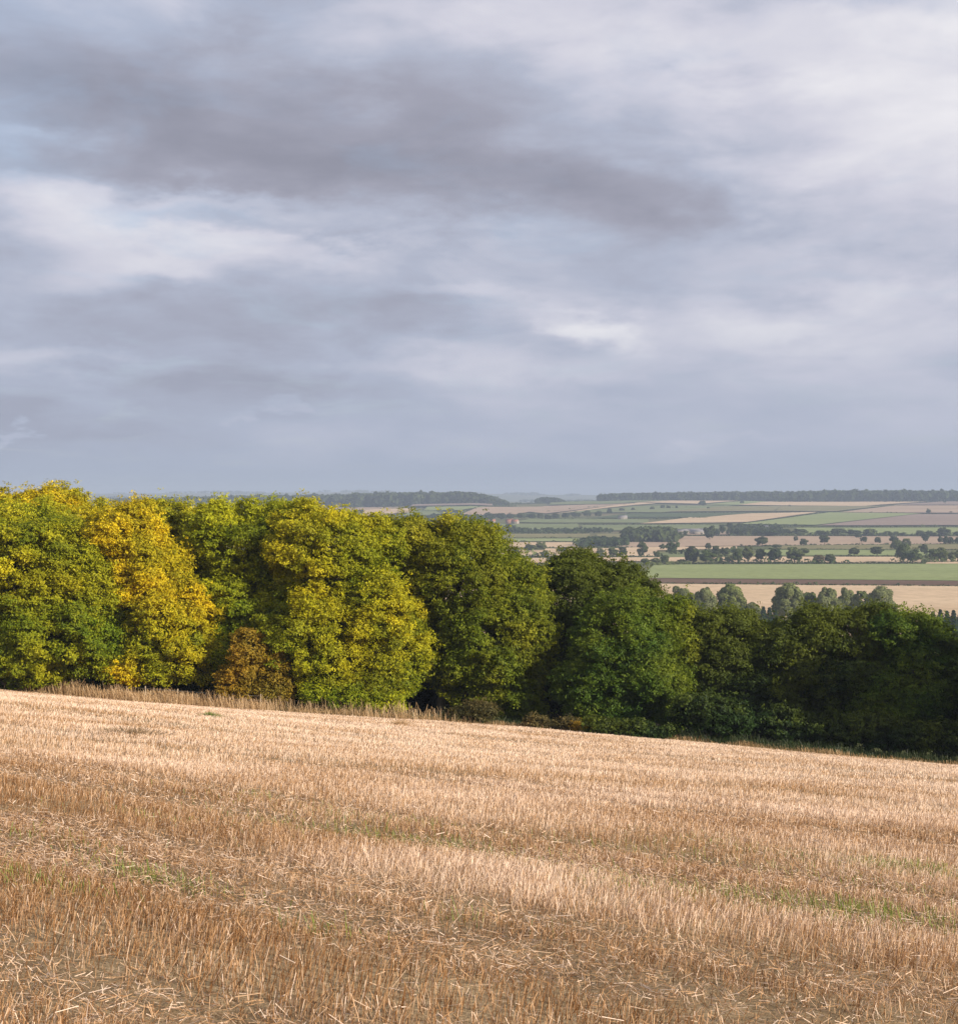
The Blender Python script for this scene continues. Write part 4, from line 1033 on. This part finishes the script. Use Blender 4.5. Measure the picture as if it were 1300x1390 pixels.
# ---------------------------------------------------------------- sky
SUN_AZ = math.radians(124); SUN_EL = math.radians(20)      # azimuth from +Y towards +X
def world():
    w = bpy.data.worlds.new('World'); bpy.context.scene.world = w; w.use_nodes = True
    nt = w.node_tree; nt.nodes.clear()
    out = nt.nodes.new('ShaderNodeOutputWorld'); bg = nt.nodes.new('ShaderNodeBackground')
    sky = nt.nodes.new('ShaderNodeTexSky'); sky.sky_type = 'NISHITA'; sky.sun_disc = False
    sky.sun_elevation = SUN_EL; sky.sun_rotation = SUN_AZ
    sky.air_density = 1.0; sky.dust_density = 1.5
    tc = nt.nodes.new('ShaderNodeTexCoord').outputs['Generated']
    sp = nt.nodes.new('ShaderNodeSeparateXYZ'); lk(nt, tc, sp.inputs[0])
    X, Y, Z = sp.outputs
    az = math_(nt, 'ARCTAN2', X, Y); el = math_(nt, 'ARCSINE', Z)
    # cloud-deck coordinates: a flat layer of cloud seen in perspective
    zc = math_(nt, 'MAXIMUM', math_(nt, 'ADD', Z, .13), .05)
    cv = nt.nodes.new('ShaderNodeCombineXYZ')
    lk(nt, math_(nt, 'DIVIDE', X, zc), cv.inputs[0]); lk(nt, math_(nt, 'MULTIPLY', math_(nt, 'DIVIDE', Y, zc), 1.0), cv.inputs[1])
    cd = cv.outputs[0]
    av = nt.nodes.new('ShaderNodeCombineXYZ'); lk(nt, az, av.inputs[0]); lk(nt, math_(nt, 'MULTIPLY', el, 2.6), av.inputs[1])
    n_big = noise(nt, 1.5, 6, .58, cd, .5)
    av3 = nt.nodes.new('ShaderNodeCombineXYZ'); lk(nt, az, av3.inputs[0]); lk(nt, math_(nt, 'MULTIPLY', el, 1.9), av3.inputs[1]); av3.inputs[2].default_value = 1.3
    n_mid = noise(nt, 5.5, 7, .56, av3.outputs[0], .5)
    n_puff = noise(nt, 7.5, 7, .54, av.outputs[0], .35)
    av2 = nt.nodes.new('ShaderNodeCombineXYZ'); lk(nt, az, av2.inputs[0]); lk(nt, math_(nt, 'MULTIPLY', el, 3.4), av2.inputs[1]); av2.inputs[2].default_value = 3.7
    n_roll = noise(nt, 3.4, 6, .5, av2.outputs[0], .6)
    n_bill = math_(nt, 'SUBTRACT', 1., math_(nt, 'ABSOLUTE', math_(nt, 'MULTIPLY_ADD', noise(nt, 5.2, 5, .5, av2.outputs[0], .3), 4., -2.)), clamp=True)
    n_fine = noise(nt, 26.0, 6, .6, av.outputs[0], .3)
    n_wr2 = nt.nodes.new('ShaderNodeTexNoise'); n_wr2.inputs['Scale'].default_value = 7; lk(nt, av.outputs[0], n_wr2.inputs[0]); n_wr2.inputs['Detail'].default_value = 8; n_wr2.inputs['Roughness'].default_value = .6
    spc = nt.nodes.new('ShaderNodeSeparateColor'); lk(nt, n_wr2.outputs['Color'], spc.inputs[0])
    azw = math_(nt, 'ADD', az, math_(nt, 'MULTIPLY_ADD', spc.outputs[0], .20, -.10))
    elw = math_(nt, 'ADD', el, math_(nt, 'MULTIPLY_ADD', spc.outputs[1], .10, -.05))
    def blob(px, py, sx, sy, amp, tilt=0., edge=0.):
        a = math.atan((px-650)/F); e = math.atan((672-py)/F)
        dx = math_(nt, 'SUBTRACT', azw, a); dy = math_(nt, 'SUBTRACT', elw, e)
        if tilt: dy = math_(nt, 'MULTIPLY_ADD', dx, tilt, dy)
        qx = math_(nt, 'POWER', math_(nt, 'ABSOLUTE', math_(nt, 'DIVIDE', dx, sx/F)), 2.)
        qy = math_(nt, 'POWER', math_(nt, 'ABSOLUTE', math_(nt, 'DIVIDE', dy, sy/F)), 2.)
        g = math_(nt, 'EXPONENT', math_(nt, 'MULTIPLY', math_(nt, 'ADD', qx, qy), -1.))
        if edge:   # a cloud body with a defined rim
            m = nt.nodes.new('ShaderNodeMapRange'); m.interpolation_type = 'SMOOTHSTEP'; lk(nt, g, m.inputs[0])
            m.inputs[1].default_value = .5-edge; m.inputs[2].default_value = .5+edge; g = m.outputs[0]
        return math_(nt, 'MULTIPLY', g, amp)
    def cont(v, lo, hi):
        m = nt.nodes.new('ShaderNodeMapRange'); m.interpolation_type = 'SMOOTHSTEP'; lk(nt, v, m.inputs[0])
        m.inputs[1].default_value = lo; m.inputs[2].default_value = hi; return m.outputs[0]
    # light value of the deck: brighter towards the sun on the right
    L = math_(nt, 'MULTIPLY_ADD', az, .22, .46)
    L = math_(nt, 'MAXIMUM', math_(nt, 'MINIMUM', L, .8), .38)
    calm = math_(nt, 'MULTIPLY_ADD', math_(nt, 'MULTIPLY', math_(nt, 'SUBTRACT', .085, el), 16., clamp=True), -.65, 1.)
    def add(v, amp):
        return math_(nt, 'ADD', L, math_(nt, 'MULTIPLY', math_(nt, 'MULTIPLY_ADD', v, amp, -amp/2), calm))
    L = add(n_big, .22); L = add(n_mid, .24)
    L = add(cont(n_puff, .33, .67), .15); L = add(n_fine, .02); L = add(cont(n_roll, .36, .64), .10); L = add(n_bill, .06)
    blobs = [(250, 165, 460, 80, -.24, .05), (730, 262, 390, 50, -.26, .08), (420, 225, 330, 50, -.10, .10), (250, 20, 200, 30, .05),
             (1030, 85, 170, 60, .15, 0, .45), (1000, 70, 260, 100, .12), (760, 50, 230, 45, .08), (1290, 240, 170, 140, .19), (1290, 60, 120, 60, .10),
             (90, 285, 130, 36, .13, .10, .4), (150, 330, 190, 55, .24), (240, 355, 95, 26, .09, 0, .4), (20, 212, 80, 12, .16), (60, 390, 110, 45, .16), (50, 505, 120, 34, .20), (130, 490, 60, 14, .06, 0, .4),
             (450, 420, 270, 34, -.13), (330, 300, 130, 14, -.08), (808, 448, 85, 26, .24, .20, .45), (770, 430, 140, 30, .18, .15), (620, 390, 100, 22, .09, 0, .4), (1050, 450, 120, 30, .13, 0, .45), (1200, 420, 200, 30, .09), (1130, 375, 300, 22, -.09),
             (330, 268, 110, 16, .14), (400, 330, 110, 18, .08, 0, .4), (150, 590, 220, 24, -.12), (370, 568, 50, 10, .12, 0, .4), (5, 592, 22, 8, .22, 0, .4), (930, 607, 70, 6, .10), (560, 610, 300, 18, .05),
             (900, 640, 600, 26, -.06), (1200, 540, 260, 40, -.04), (640, 495, 260, 18, .12), (300, 535, 200, 16, -.11), (700, 545, 300, 14, .04)]
    for b in blobs: L = math_(nt, 'ADD', L, blob(*b))
    cloud = ramp(nt, L, [(.05, (.225, .23, .285)), (.26, (.285, .29, .355)), (.43, (.36, .385, .475)), (.60, (.50, .50, .575)), (.92, (.73, .715, .73))])
    # low sky: grey-blue veil
    low = math_(nt, 'MULTIPLY', math_(nt, 'SUBTRACT', .20, el), 5.5, clamp=True)
    cloud = mixc(nt, math_(nt, 'MULTIPLY', low, .45), cloud, (.29, .335, .44))
    hz_ = math_(nt, 'MULTIPLY', math_(nt, 'SUBTRACT', .04, el), 25., clamp=True)
    cloud = mixc(nt, math_(nt, 'MULTIPLY', hz_, .6), cloud, (.25, .30, .39))
    # thin places let the blue sky through
    skyb = nt.nodes.new('ShaderNodeVectorMath'); skyb.operation = 'SCALE'; lk(nt, sky.outputs[0], skyb.inputs[0]); skyb.inputs['Scale'].default_value = .12
    thin = cont(noise(nt, 2.6, 6, .6, cd, .6), .50, .72)
    thin = math_(nt, 'MULTIPLY', thin, .22)
    thin = math_(nt, 'ADD', thin, blob(10, 215, 110, 45, .30), clamp=True)
    thin = math_(nt, 'ADD', thin, blob(20, 30, 260, 70, .25), clamp=True)
    thin = math_(nt, 'ADD', thin, blob(15, 130, 70, 120, .14), clamp=True)
    thin = math_(nt, 'ADD', thin, blob(250, 290, 90, 18, .4), clamp=True)
    thin = math_(nt, 'ADD', thin, blob(1180, 15, 120, 20, .3), clamp=True)
    col = mixc(nt, thin, cloud, mixc(nt, .5, skyb.outputs[0], (.36, .43, .58)))
    lk(nt, col, bg.inputs[0]); bg.inputs[1].default_value = .90
    lk(nt, bg.outputs[0], out.inputs[0])
world()

sd = bpy.data.lights.new('Sun', 'SUN'); sd.energy = 5.0; sd.angle = math.radians(.6); sd.color = (1.0, .89, .75)
so = bpy.data.objects.new('Sun', sd); C.objects.link(so); so.location = (60, -10, 60)
dv = Vector((math.cos(SUN_EL)*math.sin(SUN_AZ), math.cos(SUN_EL)*math.cos(SUN_AZ), math.sin(SUN_EL)))
so.rotation_euler = (-dv).to_track_quat('-Z', 'Y').to_euler()

cam = bpy.data.cameras.new('Camera'); co = bpy.data.objects.new('Camera', cam); C.objects.link(co)
cam.sensor_fit = 'HORIZONTAL'; cam.sensor_width = 56; cam.lens = 56*F/1300
cam.clip_start = .1; cam.clip_end = 40000
co.location = (0, 0, 0); co.rotation_euler = (math.pi/2-PITCH, 0, 0)
sc = bpy.context.scene; sc.camera = co
sc.view_settings.view_transform = 'Standard'; sc.view_settings.look = 'None'
sc.view_settings.exposure = .5; sc.view_settings.gamma = 1
sc.render.engine = 'CYCLES'
sc.cycles.max_bounces = 6; sc.cycles.transparent_max_bounces = 8; sc.cycles.volume_bounces = 0
